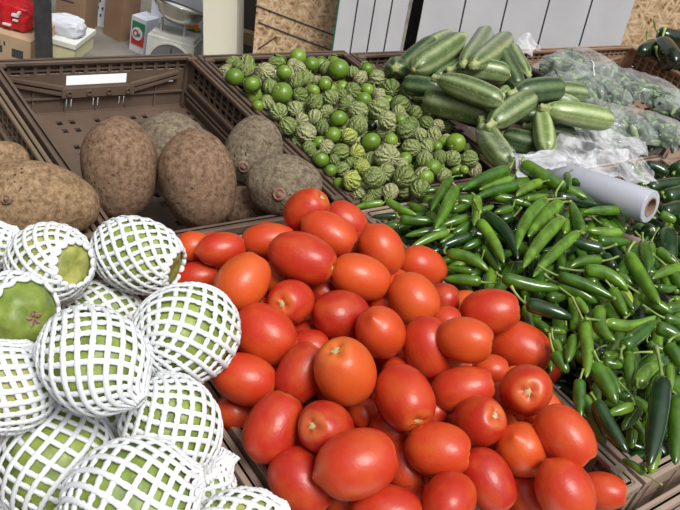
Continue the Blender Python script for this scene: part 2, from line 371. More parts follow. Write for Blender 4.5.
def crate(x0, x1, y0, y1, mat, label, loc_z=TZ, H=.12, name='plastic_crate', rim=.017):
    W, D = x1 - x0, y1 - y0
    c = empty(name, ((x0 + x1) / 2, (y0 + y1) / 2, loc_z), label, 'crate', 'folding plastic produce crates')
    hw, hd = W / 2, D / 2
    # base with slots
    nx = int(W / .024); ny = int(D / .030); xs = [-hw + .006]; ys = [-hd + .006]
    for i in range(nx): q = (W - .012) / nx; xs += [-hw + .006 + q * (i + .28), -hw + .006 + q * (i + .72)]
    xs.append(hw - .006)
    for i in range(ny): q = (D - .012) / ny; ys += [-hd + .006 + q * (i + .2), -hd + .006 + q * (i + .72)]
    ys.append(hd - .006)
    def hole(i, j):
        if i % 2 == 0 or j % 2 == 0: return False
        a, b = i // 2, j // 2
        if a in (0, nx - 1): return True
        return a % 3 != 0 and b % 3 != 0
    Mx = Matrix(((1, 0, 0, 0), (0, 0, 1, 0), (0, 1, 0, .010), (0, 0, 0, 1)))
    V, Fc = masked(xs, ys, hole, .004, Mx); mesh_obj('crate_base', V, Fc, mat, c, smooth=False)
    # walls
    ins = rim - .005
    sides = [('end_wall', W - 2 * ins, Matrix.Translation((-hw + ins, hd - ins, .004)), True),
             ('end_wall', W - 2 * ins, Matrix.Translation((hw - ins, -hd + ins, .004)) @ Matrix.Rotation(math.pi, 4, 'Z'), True),
             ('side_wall', D - 2 * ins, Matrix.Translation((hw - ins, hd - ins, .004)) @ Matrix.Rotation(-math.pi / 2, 4, 'Z'), False),
             ('side_wall', D - 2 * ins, Matrix.Translation((-hw + ins, -hd + ins, .004)) @ Matrix.Rotation(math.pi / 2, 4, 'Z'), False)]
    Hh = H - .004
    for nm, L, M, hnd in sides:
        (V, Fc), xs_, zs_ = lattice(L, Hh, M, .0225 if hnd else .024, 2 if hnd else 3, hnd)
        wl = mesh_obj(nm, V, Fc, mat, c, smooth=False)
        b = MB()                                                 # ribs inside and outside
        nr = 6 if hnd else 7
        for i in range(nr + 1):
            x = .004 + (L - .012) * i / nr
            if hnd: b.box((x, -.0035, .010), (x + .003, .0, Hh - .054), M)
            if not (hnd and .3 * L < x < .7 * L): b.box((x, .004, .0), (x + .003, .011, Hh - .004), M)
        b.box((0, .0075, Hh - (.030 if hnd else .050)), (L, .009, Hh - .006), M)       # outer skin behind the slot band
        b.box((0, -.005, .040), (L, 0, .0435), M)
        b.box((0, -.004, .008), (L, 0, .011), M)
        if not hnd: b.box((.02, -.006, .03), (L - .02, 0, .034), M); b.box((.02, -.006, Hh - .058), (L - .02, 0, Hh - .053), M)
        b.build('rib', mat, wl)
        if hnd:
            b = MB(); zt = Hh - .053; g = .16 * L
            b.box((.31 * L, -.012, zt - .018), (.69 * L, -.001, zt), M)
            for s in (0, 1):                                     # sloping arms of the handle bar
                for dz in (0, .011):
                    x_in = (.33 if s == 0 else .67) * L; x_out = (.06 if s == 0 else .94) * L
                    P = [(x_in, zt - .016 + dz), (x_out, zt + .010 + dz * .9), (x_out, zt + .015 + dz * .9), (x_in, zt - .009 + dz)]
                    vv = [M @ Vector((x, y, z)) for y in (-.010, -.001) for x, z in P]
                    b.add([tuple(v) for v in vv], [(0, 1, 2, 3), (7, 6, 5, 4), (0, 4, 5, 1), (1, 5, 6, 2), (2, 6, 7, 3), (3, 7, 4, 0)])
            hb = b.build('handle_bar', mat, wl)
            for i in range(4):
                b = MB(); b.lathe([(.0055, -.002), (.0055, .002), (.0036, .002), (.0036, -.002)], 14, M @ Matrix.Translation((L * (.345 + .31 * i / 3), -.013, zt - .009)) @ Matrix.Rotation(math.pi / 2, 4, 'X'), True)
                b.build('bolt_ring', mat, hb)
    # rim: flat flange with an upstanding inner lip
    def ringpts(a, z): return [(-hw + a, -hd + a, z), (hw - a, -hd + a, z), (hw - a, hd - a, z), (-hw + a, hd - a, z)]
    prof = [(.0015, H - .012), (.0015, H - .001), (.0025, H), (rim * .42, H), (rim * .44, H - .0018), (rim * .52, H - .0018), (rim * .54, H), (rim, H), (rim + .001, H - .001), (rim + .001, H - .006), (rim - .003, H - .006), (rim - .003, H - .004), (.004, H - .004), (.004, H - .012)]
    vs = []; [vs.extend(ringpts(a, z)) for a, z in prof]; n = len(prof); fs = []
    for i in range(n):
        j = (i + 1) % n
        for q in range(4): r = (q + 1) % 4; fs.append((i * 4 + q, i * 4 + r, j * 4 + r, j * 4 + q))
    mesh_obj('rim', vs, fs, mat, c, smooth=False)
    for sx in (-1, 1):
        for sy in (-1, 1):
            b = MB(); cx, cy = sx * (hw - .011), sy * (hd - .011)
            b.box((cx - .008, cy - .008, .004), (cx + .008, cy + .008, H - .0045)); b.build('corner_post', mat, c)
            b = MB(); cx, cy = sx * (hw - .014), sy * (hd - .030)
            b.box((cx - .010, cy - .005, H - .001), (cx + .010, cy + .005, H + .0025)); b.build('corner_latch', mat, c)
    return c
crate(-.02, .386, .83, 1.41, 'crate_olive', 'brown plastic crate at far left holding tan mamey fruit')
crate(.390, .785, .825, 1.402, 'crate_brown_shaded', 'dark brown half empty plastic crate holding brown mamey fruit')
crate(.789, 1.160, .835, 1.392, 'crate_brown_shaded', 'dark brown plastic crate filled with tomatillos')
crate(1.164, 1.66, .845, 1.378, 'crate_brown_shaded', 'dark brown plastic crate filled with zucchini')
crate(1.664, 2.195, .84, 1.362, 'crate_tan', 'tan plastic crate holding clear bags of cut greens')
crate(2.20, 2.60, .80, 1.33, 'crate_tan', 'tan plastic crate of dark poblanos beyond the bagged greens')
crate(-.02, .377, .232, .815, 'crate_taupe_lit', 'taupe plastic crate holding guavas in white foam nets')
crate(.381, .783, .232, .81, 'crate_taupe_lit', 'taupe plastic crate heaped with red plum tomatoes')
crate(.787, 1.160, .232, .818, 'crate_taupe_lit', 'taupe plastic crate heaped with green serrano peppers')
crate(.60, 1.14, -.37, .222, 'crate_taupe_lit', 'empty taupe plastic crate at the bottom right corner, nearest the viewer', H=.10)
crate(1.164, 1.62, .235, .83, 'crate_taupe_lit', 'taupe plastic crate of dark jalapenos at the right')

# ------------------------------------------------------------------ produce heaps
def bumpf(x, y, x0, x1, y0, y1, p=2.0):
    u = max(-1, min(1, 2 * (x - x0) / (x1 - x0) - 1)); v = max(-1, min(1, 2 * (y - y0) / (y1 - y0) - 1))
    return max(0, (1 - abs(u) ** p)) ** .7 * max(0, (1 - abs(v) ** (p + 1))) ** .6
H_tom = lambda x, y: RZ - .004 + .060 * bumpf(x, y, .37, .80, .16, .95)
H_pep = lambda x, y: RZ + .002 + .050 * bumpf(x, y, .76, 1.34, .10, .99)
H_gua = lambda x, y: RZ + .015 + .040 * bumpf(x, y, .0, .42, .1, .95)
H_mam = lambda x, y: RZ - .012
H_tmo = lambda x, y: RZ - .012 + .045 * bumpf(x, y, .78, 1.19, .70, 1.45)
H_zuc = lambda x, y: RZ + .01 + .075 * bumpf(x, y, 1.10, 1.70, .75, 1.42)
H_jal = lambda x, y: RZ - .005

ITEMS = []       # every item is a row of spheres along its axis; the solver slides items along their sight line until they only touch
def item(kind, px, H, layer, **kw):
    ts = [tsurf(a, b, H) for a, b, r in px]
    if kw.get('flat_depth'): ts = [sum(ts) / len(ts)] * len(ts)
    it = dict(kind=kind, px=px, ts=ts, layer=layer, off=-.016 * layer, **kw); ITEMS.append(it); return it
def ell(kind, cx, cy, a, b, ang, H, layer, **kw):
    th = math.radians(ang); s = max(a - b, 0); e = kw.get('tilt', 0); k = math.cos(math.radians(e))
    px = [(cx + q * s * math.cos(th), cy + q * s * math.sin(th), b) for q in ((-.8, 0, .8) if s > 2 else (0,))]
    return item(kind, px, H, layer, flat_depth=True, cx=cx, cy=cy, a=a, b=b, ang=ang, **kw)
def long(kind, A, B, w, bend, H, layer, **kw):
    (x0, y0), (x1, y1) = A, B; dx, dy = x1 - x0, y1 - y0; L = math.hypot(dx, dy); nx, ny = -dy / L, dx / L
    mid = ((x0 + x1) / 2 + nx * bend * 2, (y0 + y1) / 2 + ny * bend * 2)
    n = max(3, min(7, int(L / (1.5 * w)))); px = []
    for i in range(n):
        t = .08 + .84 * i / (n - 1)
        px.append(((1 - t) ** 2 * x0 + 2 * t * (1 - t) * mid[0] + t * t * x1, (1 - t) ** 2 * y0 + 2 * t * (1 - t) * mid[1] + t * t * y1, w * (.9 if kind == 'pepper' else 1) * (1 if .15 < t < .75 else .75)))
    return item(kind, px, H, layer, A=A, B=B, mid=mid, w=w, bend=bend, **kw)

# plum tomatoes: centre x, y, half length, half width, direction of the stem end (degrees, y down), layer, tilt of stem end towards the viewer, hue
TOM = [
 (307,210,25,21,-40,1,25),(329.5,234,30,21,28,2,0),(346,222,24,19,30,-1,0),(303,258,36,25,20,2,8),(382,250,27,22,60,1,-10),(361.5,277.5,32,23,18,2,-15),
 (291,302,26,23,170,1,68),(243.5,281,32,26,-52,1,-10),(265,335,35,29,38,1,5),(222,249,25,17,-8,1,-10),(269,240,28,17,-5,-1,0),(196,277,24,16,-10,0,0),(194,247,18,16,0,0,0),
 (341.5,315,30,25,0,1,-35),(381,333,28,25,60,2,-60),(423,267,27,20,25,1,-30),(414,299,28,24,55,1,0),(428,349,33,25,80,0,-10),(387,305,18,15,10,-1,0),
 (345,371,34,31,-115,2,48),(302,372,33,24,-60,0,0),(245,379,34,26,20,1,0),(274,426,38,28,-65,1,0),(326,428,31,27,188,2,62),(358,463.5,43,34,-18,3,-8),
 (302,483,38,30,52,1,0),(404.5,397,36,29,62,2,30),(363,413,17,15,60,-1,20),(439,450,34,27,8,2,0),(404,470,28,20,70,-1,0),(388,513,38,28,8,1,0),
 (449,500,28,27,-60,2,-60),(236,414,22,19,40,-1,0),(466,340,29,23,10,1,0),(520,347,35,25,25,1,0),(491,311.5,31,23,-6,2,0),
 (526,390,28,26,45,2,84),(464,389,33,23,-12,1,0),(478.5,422,28,25,-20,2,48),(523,450.5,28,27,60,1,-65),(566,437,35,26,52,2,0),(565,491,34,29,62,2,-20),
 (488,482,35,26,60,1,0),(526,500,27,19,60,-1,0),(603,491,25,19,8,-1,0),(492,370,18,16,0,-1,0),(443,300,18,17,0,-1,0),(280,277,20,17,0,-1,0),(322,291,19,16,0,-1,0),
 (306,337,22,17,0,-1,0),(357,247,20,15,0,-1,0),(309,347,22,18,0,-1,0),(393,432,24,18,30,-1,0),(500,400,20,18,0,-1,0),(452,365,22,18,0,-1,0),(366,345,18,16,0,-1,0),
 (345,500,22,20,0,-1,0),(415,506,24,20,0,-1,0),(240,345,20,18,0,-1,0),(225,300,22,18,0,-1,0),(470,455,22,18,40,-1,0),(430,412,20,18,0,-1,0),(543,410,24,19,50,-1,0),(256,312,18,16,0,-1,0),(281,402,22,18,0,-1,0),(545,470,22,18,50,-1,0),(445,322,18,16,0,-1,0),(400,372,18,16,0,-1,0),(465,305,18,15,0,-1,0),(210,265,17,14,0,-1,0)]
for (cx, cy, a, b, ang, ly, ti) in TOM: ell('tomato', cx, cy, a, b, ang, H_tom, ly, tilt=ti, src=1)
for i in range(120):                                                       # the tomatoes below, glimpsed in the gaps
    cx = rng.uniform(205, 590); cy = rng.uniform(235, 500)
    if min([9e9] + [math.hypot(cx - i_['cx'], (cy - i_['cy']) * 1.1) for i_ in ITEMS if i_['kind'] == 'tomato' and not i_['src']]) < 33: continue
    if cy > 500 or cx < 215 + (cy - 390) * .9 or (cx - 375) * .93 + 222 > cy: continue
    ell('tomato', cx, cy, 28, 21, rng.uniform(0, 360), H_tom, -3, tilt=0, src=0)

n0_ = len(ITEMS)
for i in range(160):
    cx = rng.uniform(205, 590); cy = rng.uniform(235, 500)
    if min([9e9] + [math.hypot(cx - i_['cx'], (cy - i_['cy']) * 1.1) for i_ in ITEMS[n0_:]]) < 33: continue
    if cx < 220 + (cy - 390) * .9 or (cx - 375) * .93 + 252 > cy or cx > 560: continue
    ell('tomato', cx, cy, 28, 21, rng.uniform(0, 360), H_tom, -4.6, tilt=0, src=0)

# guavas in foam nets: cx, cy, a, b, axis angle (towards the open or gathered end), layer, tilt, ends
GUA = [
 (50,263,46,40,3,1,56,'open'),(138,255,48,37,20,1,22,'open'),(-9,246,26,24,-30,1,0,'gather'),(15,312,40,40,20,1,62,'bare'),(103,309,40,27,10,-1,0,'gather'),
 (94,360,58,50,42,3,15,'gather'),(186,334,54,50,158,2,35,'open_small'),(4,387,44,50,-60,2,0,'gather'),(58,466,62,58,-105,1,0,'tuft'),
 (171,426,54,48,55,1,-10,'tuft'),(131,500,68,60,-20,3,0,'gather'),(236,534,52,42,-25,1,0,'gather'),(118,418,36,34,0,-3,0,'gather'),(-8,506,30,40,-70,-1,0,'tuft'),(205,495,34,28,-60,-1,0,'tuft')]
for g in GUA: ell('guava', *g[:5], H_gua, g[5], tilt=g[6], style=g[7], src=1)
MAM = [
 (120,169,52,38,88,1,0,'mamey_skin',0),(198,181,51,38,80,1,0,'mamey_skin',0),(173,146,38,33,20,-1,0,'mamey_skin_grey',0),(254,151,35,29,105,1,0,'mamey_skin_grey',(-10,15)),
 (285,186,38,32,10,2,0,'mamey_skin_grey',(-5.5,7.5)),(247,208,27,21,10,-1,0,'mamey_skin',0),(38,203,60,42,182,2,0,'mamey_skin_tan',(-26,-3)),(3,163,27,22,0,1,0,'mamey_skin_tan',0)]
for g in MAM: ell('mamey', *g[:5], H_mam if g[0] > 60 else (lambda x, y: RZ + .02), g[5], tilt=g[6], mat=g[7], scar=g[8], src=1)

# tomatillos: cx, cy, r, look (h husk, b bare, s split husk)
TMO = [(298,57,8.5,'b'),(247,63,8,'h'),(248,71,7,'h'),(235,77,9.2,'b'),(252,84,9.5,'s'),(254,95,8.3,'b'),(265,73,10.5,'h'),(285,72,9.5,'s'),(275,63,7,'h'),(311.7,64,7.5,'b'),(282,93,10.8,'b'),(300,95,8,'h'),
(296,81,8,'h'),(306.5,79,8.5,'h'),(270,87,7.5,'h'),(327,69,8.5,'h'),(325,84,8.3,'s'),(330.5,98,8.7,'h'),(314.5,103,9,'h'),(313.5,91,6.5,'b'),(278,112,9,'h'),(295,109,8.2,'h'),(268,103,8,'h'),(302,120,7.2,'h'),
(315,117,7.5,'h'),(327,112,7.5,'h'),(324,127,8,'h'),(288,126,9,'h'),(307,133,10,'h'),(333,135,8.3,'b'),(258,106,6,'b'),(338.5,69,10.7,'b'),(299,68,7,'h'),(352,72,6.5,'h'),(367,69,8.5,'s'),(360,78,7,'h'),(377,78,8.8,'h'),
(390.5,88,9.5,'h'),(405.5,94,8,'h'),(352.6,90.5,8.5,'h'),(367.6,90,8.5,'s'),(379,95,7,'h'),(341,94,6,'h'),(364,100,8,'b'),(345.5,105,7,'h'),(419,102,6.3,'b'),(427.6,109,7.4,'y'),(400,104,8.8,'h'),(379,109,11.5,'h'),
(358,111,10,'h'),(416,112.6,7.5,'h'),(338.5,118,9.5,'s'),(398.5,112,7,'h'),(387,120,9.5,'h'),(358,125,9.5,'h'),(372,126,5.5,'p'),(426.8,123,7.2,'h'),(411,123,7,'h'),(401,120,5.5,'b'),(405.6,130,10,'h'),(437.4,126,7,'h'),
(434.7,117,4.5,'b'),(419.7,134.7,7.2,'h'),(433.8,134.7,7.5,'h'),(383.5,132,8,'h'),(349,136.5,8,'y'),(371,141,10.8,'s'),(390.6,141,9,'s'),(339,129,8,'h'),(392,130,6,'h'),(386.5,156,12.8,'h'),(411,148,9.8,'h'),
(426,147,7.8,'h'),(437,146.5,5.5,'b'),(456,143,10,'b'),(444,141.5,5.5,'b'),(424.5,159.6,8.2,'h'),(432.4,167.6,9,'b'),(439.5,157,7.2,'h'),(452.6,158,8.4,'h'),(469.5,159,9.2,'h'),(464,170,4.8,'b'),(405,159,7.3,'b'),
(401.5,165,7,'h'),(404,176.5,11.3,'h'),(424.5,176.5,11,'s'),(420,189,10,'h'),(374,177.5,11.2,'h'),(386.5,173,9.5,'h'),(374,193.5,7.8,'h'),(390,191.5,8.7,'h'),(368,201,7,'h'),(362,167,8.5,'y'),(371,159,7,'h'),(362,152,6.8,'h'),
(467,148,5,'h'),(404,191,7.3,'h'),(444,125,8.8,'h'),(291,132,7,'h'),(298,142,6.3,'h'),(309,148,6.8,'h'),(319,142.4,6.5,'b'),(327,147.6,8.3,'h'),(321,159,9.8,'s'),(313,154,5.5,'h'),(341,152,8.7,'h'),(357,152,8,'y'),
(330.6,170.6,6.5,'b'),(342,169,7.8,'h'),(351.8,180.3,9.9,'y'),(358.8,192.6,7.8,'h'),(339.4,184,6.5,'b'),(351,163.5,6.5,'h'),(334,160,6,'h'),(229,76,6,'h'),(238,65,6,'h')]
for (cx, cy, r, k) in TMO: ell('tomatillo', cx, cy, r * 1.04, r, rng.uniform(0, 360), H_tmo, 1 if r > 8.9 else 0, tilt=rng.uniform(-70, 70), look=k, src=1)
for i in range(1500):
    if sum(1 for i_ in ITEMS if i_['kind'] == 'tomatillo' and not i_['src']) > 130: break
    cx = rng.uniform(225, 480); cy = rng.uniform(62, 200)
    if not (58 + max(0, (cx - 350)) * .76 + 6 < cy or cx < 350) or cy > 64 + (cx - 205) * .95 - 12 or cy > 215 - .33 * (cx - 350) or cx > 356 + (cy - 60) * 1.3 + 0: continue
    if cx > 350 and cy < 62 + (cx - 350) * .76: continue
    if min([9e9] + [math.hypot(cx - i_['cx'], (cy - i_['cy']) * 1.1) for i_ in ITEMS if i_['kind'] == 'tomatillo' and not i_['src']]) < 11: continue
    ell('tomatillo', cx, cy, 8.4, 8.1, rng.uniform(0, 360), H_tmo, -2, tilt=0, look='hhhs'[rng.randint(4)], src=0)

# zucchini: stem end, blossom end, half width, bend, layer, look
ZUC = [((461,38),(413,70),13,-1,4,'n'),((464,64),(487,30),11,2,5,'n'),((474,65),(508,37),12,2,6,'n'),((433,40),(398,72),10,0,1,'d'),((396,69),(404,78),13.5,0,2,'d'),((442,90),(403,84),11,1,2,'d'),
((440,80),(503,103),12.5,-1,5,'n'),((455,70),(510,76),12,-3,4,'n'),((491,117),(423,99),15.5,3,3,'n'),((519,86),(501,52),12.5,-3,3,'d'),((527,74),(512,47),9,-2,2,'n'),((515,94),(562,89),13.5,-1,3,'d'),
((578,104),(545,94),7,0,2,'n'),((552,92),(585,95),11,-1,2,'n'),((497,99),(515,88),9,0,2,'p'),((492,124),(533,97),13,-1,4,'n'),((483,124),(510,165),13.5,3,3,'n'),((502,136),(544,146),13,2,1,'d'),
((541,112),(547,152),11,0,3,'p'),((548,109),(613,121),12.5,0,5,'p'),((530,104),(556,106),9,0,0,'d'),((465,64),(432,80),10,1,2,'d'),((450,34),(425,46),8,0,0,'n'),((495,62),(480,84),9,0,1,'d'),((505,112),(560,122),11,0,-1,'d'),((450,110),(510,125),11,0,-1,'d'),((430,92),(480,96),11,0,-1,'d'),((530,128),(575,136),11,0,-1,'d')]
for A, B, w_, bd, ly, lk in ZUC: long('zucchini', A, B, w_, bd, H_zuc, ly, look=lk, src=1)

# serranos: stem end, tip, half width, bend (px, + to the left of stem->tip as seen with y down), layer, colour (b bright m mid d dark y yellow)
PEP = [((383,203),(354,208),3.8,1,2,'b'),((387,200),(417,215),4.6,2,2,'b'),((397,216),(371,217),3.6,0,1,'d'),((400,219),(436,222),6,0,1,'m'),((398,225),(382,226),4.2,0,0,'m'),((438,191),(423,192),3.2,1,1,'m'),
((451,178),(431,211),5,1,3,'m'),((456,188),(435,229),6.4,0,4,'b'),((469,218),(441,226),5.2,1,1,'m'),((476,197),(474,226),5.6,-2,3,'b'),((479,221),(504,263),6.4,-2,3,'b'),((447,230),(405,236),4.8,1,1,'m'),((448,232),(410,249),4.6,2,2,'b'),
((453,235),(440,243),3,0,1,'m'),((472,224),(453,234),5.5,0,1,'m'),((472,236),(441,247),5.5,1,1,'d'),((484,241),(463,249),5,1,1,'m'),((447,254),(489,272),6.4,-5,2,'m'),((473,271),(447,267),4.6,0,1,'m'),((481,282),(444,279),6,1,1,'m'),
((502,277),(561,288),7.4,3,3,'m'),((484,246),(501,271),5.5,1,1,'m'),((482,214),(518,260),7.2,-7,3,'d'),((546,200),(517,250),6.4,7,4,'b'),((541,182),(516,196),5,2,4,'b'),((509,169),(462,190),6.4,2,3,'m'),((512,179),(479,190),4.6,1,1,'b'),
((518,187),(475,199),5.8,3,2,'m'),((522,163),(588,199),7.6,2,4,'m'),((530,179),(508,189),6,0,1,'m'),((493,197),(533,207),5.2,-2,1,'m'),((525,199),(549,195),4,0,1,'b'),((512,208),(494,213),4.6,0,1,'m'),((481,211),(494,206),3.6,0,1,'b'),
((512,218),(499,221),6,0,0,'d'),((451,210),(470,206),4.6,0,1,'m'),((458,201),(475,203),5,0,0,'m'),((560,203),(528,237),8,2,3,'b'),((562,219),(523,268),7.4,3,4,'b'),((578,233),(533,277),6.4,2,4,'b'),((583,233),(571,201),6.2,-1,4,'m'),
((571,181),(598,199),5.4,-3,4,'m'),((567,174),(569,188),4.2,0,5,'m'),((556,197),(601,208),6.6,-2,3,'d'),((575,190),(603,207),4,0,3,'m'),((627,211),(583,212),5.4,1,4,'m'),((621,233),(587,230),5.8,-1,4,'b'),((597,241),(631,242),6,0,3,'m'),
((602,224),(617,232),4.2,0,2,'b'),((567,221),(564,234),5.4,0,2,'b'),((602,249),(570,240),6.6,-1,4,'d'),((601,261),(569,268),5.6,4,3,'m'),((584,271),(628,292),7.4,-7,4,'b'),((628,254),(660,305),7.8,1,5,'b'),((643,245),(648,273),6.8,-1,4,'m'),
((651,243),(650,270),4.2,-1,4,'b'),((656,250),(679,265),6,0,2,'m'),((680,268),(652,279),5.4,2,4,'b'),((617,275),(637,287),6,0,3,'m'),((603,256),(616,270),7,0,2,'d'),((558,276),(615,299),6.2,-2,4,'m'),((556,284),(597,303),8.4,-2,3,'m'),
((612,289),(627,316),6.6,1,4,'m'),((619,292),(634,310),4.2,0,3,'m'),((625,292),(630,306),5.8,0,2,'y'),((640,294),(673,313),7,1,3,'m'),((657,287),(677,287),4.6,2,3,'m'),((664,278),(668,293),5,0,2,'m'),((668,268),(684,291),6.6,0,3,'m'),
((673,299),(692,301),4,0,3,'b'),((665,309),(692,305),6,0,3,'m'),((526,304),(573,319),8.2,-1,4,'d'),((525,306),(533,331),5,0,2,'m'),((549,331),(566,333),4.6,-1,1,'b'),((575,299),(589,316),5,-1,4,'b'),((583,320),(586,378),6.8,-3,5,'b'),
((575,336),(567,363),6,0,4,'m'),((554,341),(564,356),5.2,0,3,'b'),((554,353),(568,373),7,0,3,'m'),((601,307),(616,341),7.6,9,5,'m'),((606,322),(656,316),6.6,7,5,'b'),((623,347),(656,320),7.4,1,5,'m'),((604,357),(622,352),5,0,3,'b'),
((603,365),(625,370),7,0,3,'m'),((602,371),(618,384),5.6,-1,4,'m'),((596,351),(591,386),5,0,2,'d'),((627,352),(632,385),6.4,-3,4,'m'),((664,318),(686,323),5.2,0,3,'m'),((656,327),(684,340),7.6,-1,4,'m'),((668,345),(684,368),8,0,5,'m'),
((648,343),(667,353),4.6,0,3,'m'),((603,368),(620,395),5.2,-2,4,'m'),((594,364),(617,404),9,0,4,'m'),((603,363),(623,367),6,-1,4,'m'),((580,380),(581,419),6.8,1,4,'m'),((585,395),(606,444),6,2,4,'m'),((596,401),(628,453),8.6,2,5,'d'),
((630,355),(631,391),6.2,1,4,'m'),((638,387),(664,364),7.8,-6,5,'b'),((633,397),(617,396),6,0,3,'m'),((632,406),(608,414),6,0,4,'b'),((639,408),(622,430),6.4,0,3,'m'),((662,378),(649,466),11.2,-1,6,'d'),((670,365),(669,394),5,0,4,'b'),
((677,396),(675,465),9,0,5,'m'),((632,430),(631,448),6,0,2,'m'),((663,420),(655,440),6,0,2,'m'),((656,449),(651,474),7,1,4,'b'),((645,474),(622,459),4.4,1,3,'b'),((652,465),(640,472),3.6,0,2,'b')]
for A, B, w_, bd, ly, c_ in PEP: long('pepper', A, B, w_, bd, H_pep, ly, look=c_, src=1)
nfill = 0
while nfill < 172:
    cx = rng.uniform(400, 690); cy = rng.uniform(180, 470)
    if cy > 215 + (cx - 378) * .95 - (8 if nfill % 2 else 20) or cy > 475 - (cx - 655) * .6 - 16: continue
    if cy < 232 - .36 * (cx - 352) or (cx > 560 and cy < 196 + (cx - 560) * .22): continue
    a = rng.uniform(0, 2 * math.pi); L = rng.uniform(18, 25)
    long('pepper', (cx - L * math.cos(a), cy - L * math.sin(a)), (cx + L * math.cos(a), cy + L * math.sin(a)), rng.uniform(5.6, 7.4), rng.uniform(-4, 4), H_pep, -1.4 - (nfill % 3) * .8, look='mmdmb'[rng.randint(5)], src=0)
    nfill += 1
# dark jalapenos at the right, poblanos beyond
JAL = [((667,232),(668,262),10.5,0,4,'d'),((649,231),(647,239),8.5,0,2,'d'),((627,170),(626,177),9.5,0,3,'d'),((636,172),(643,187),5.6,0,3,'m'),((645,166),(668,175),6.6,-2,3,'d'),((648,188),(684,181),6.8,0,3,'d'),((664,198),(694,190),9,0,3,'d'),
((662,213),(684,205),8,0,2,'d'),((660,214),(676,221),5,0,3,'b'),((674,172),(690,164),8.5,0,3,'d'),((648,216),(664,226),7,0,1,'d'),((660,182),(646,203),7,0,1,'d'),((675,215),(690,232),9,0,1,'d'),((640,216),(655,238),7,0,0,'d'),((670,190),(690,205),9,0,0,'d'),((628,186),(640,198),6,0,0,'d'),((655,176),(672,168),6,0,1,'d'),((676,240),(688,262),8,0,1,'d'),((655,262),(670,250),7,0,0,'d')]
for A, B, w_, bd, ly, c_ in JAL: long('jalapeno', A, B, w_, bd, H_jal, ly, look=c_, src=1)
POB = [((658,33),(700,40),8,2,3,'k'),((655,47),(640,52),8,0,2,'k'),((662,42),(676,62),9.5,0,3,'k'),((682,48),(700,62),9,0,2,'k'),((660,60),(690,66),9,0,1,'k'),((648,44),(665,62),8,0,0,'k'),((680,34),(664,50),8,0,0,'k')]
for A, B, w_, bd, ly, c_ in POB: long('poblano', A, B, w_, bd, lambda x, y: RZ + .015, ly, look=c_, src=1)

def solve(items, iters=110):
    P = []; own = []
    for i, it in enumerate(items):
        for (x, y, r), t in zip(it['px'], it['ts']): P.append((x, y, r, t)); own.append(i)
    P = np.array(P); own = np.array(own)
    D = np.array([ray(x, y) for x, y in P[:, :2]]); off = np.array([it['off'] for it in items], float)
    off0 = off.copy(); lay = np.array([it['layer'] + (10 if it['kind'] in ('tomato', 'guava', 'mamey') and it['src'] else 0) for it in items], float)
    I, J = np.where(np.hypot(P[:, 0][:, None] - P[:, 0][None], P[:, 1][:, None] - P[:, 1][None]) < (P[:, 2][:, None] + P[:, 2][None]))
    k = (own[I] < own[J]); I, J = I[k], J[k]
    kind = np.array([it['kind'] in ('mamey',) for it in items])
    fac = np.array([{'guava': 1.0, 'mamey': 1.0, 'zucchini': .95}.get(items[i]['kind'], .93) for i in own])
    zmin = np.array([TZ + .017] * len(items))
    for n in range(iters):
        t = P[:, 3] + off[own]; X = CP + D * t[:, None]; R = P[:, 2] * t / F * fac
        d = X[I] - X[J]; dist = np.linalg.norm(d, axis=1); pen = R[I] + R[J] - dist
        q = np.where(pen > 0)[0]
        if len(q) == 0: break
        i, j = own[I[q]], own[J[q]]
        lateral = np.linalg.norm(d[q] - D[I[q]] * ((d[q] * D[I[q]]).sum(1) / (D[I[q]] ** 2).sum(1))[:, None], axis=1)
        want = np.sqrt(np.maximum((R[I[q]] + R[J[q]]) ** 2 - lateral ** 2, 0)); cur = t[J[q]] - t[I[q]]
        pref = (lay[i] - lay[j]); sgn = np.where(np.abs(pref) > .5, np.sign(pref), np.sign(cur + 1e-9))
        need = np.clip(want - cur * sgn, 0, .02) * .25
        acc = np.zeros(len(items)); cnt = np.zeros(len(items))
        np.add.at(acc, i, -sgn * need); np.add.at(acc, j, sgn * need); np.add.at(cnt, i, 1); np.add.at(cnt, j, 1)
        off += acc / np.maximum(cnt, 1) * 1.6
        off = off + (off0 - off) * .01
        # nothing sinks through its crate
        t = P[:, 3] + off[own]; X = CP + D * t[:, None]; low = zmin[own] + P[:, 2] * t / F - X[:, 2]
        lift = np.zeros(len(items)); np.maximum.at(lift, own, low / -D[:, 2])
        off -= np.maximum(lift, 0) * .6
    for it, o_ in zip(items, off): it['off'] = o_
for ks in (('tomato', 'guava', 'mamey', 'pepper', 'jalapeno'), ('tomatillo',), ('zucchini',), ('poblano',)):
    solve([i for i in ITEMS if i['kind'] in ks])

def frame(it):
    t = sum(it['ts']) / len(it['ts']) + it['off']; cx, cy = it['cx'], it['cy']; d = ray(cx, cy); P = CP + d * t
    v = -d / np.linalg.norm(d); r = RM[:, 0] - v * (RM[:, 0] @ v); r /= np.linalg.norm(r); u = np.cross(v, r)
    th = math.radians(it['ang']); ti = math.radians(it.get('tilt', 0))
    ax = math.cos(ti) * (math.cos(th) * r - math.sin(th) * u) + math.sin(ti) * v
    sd = np.cross(ax, v); sd /= np.linalg.norm(sd); up = np.cross(ax, sd)
    k = t / F
    return P, sd, up, ax, k
def place(o, P, sd, up, ax, s):
    M = Matrix([[sd[i] * s[0], up[i] * s[1], ax[i] * s[2], P[i]] for i in range(3)] + [[0, 0, 0, 1]]); o.matrix_world = M

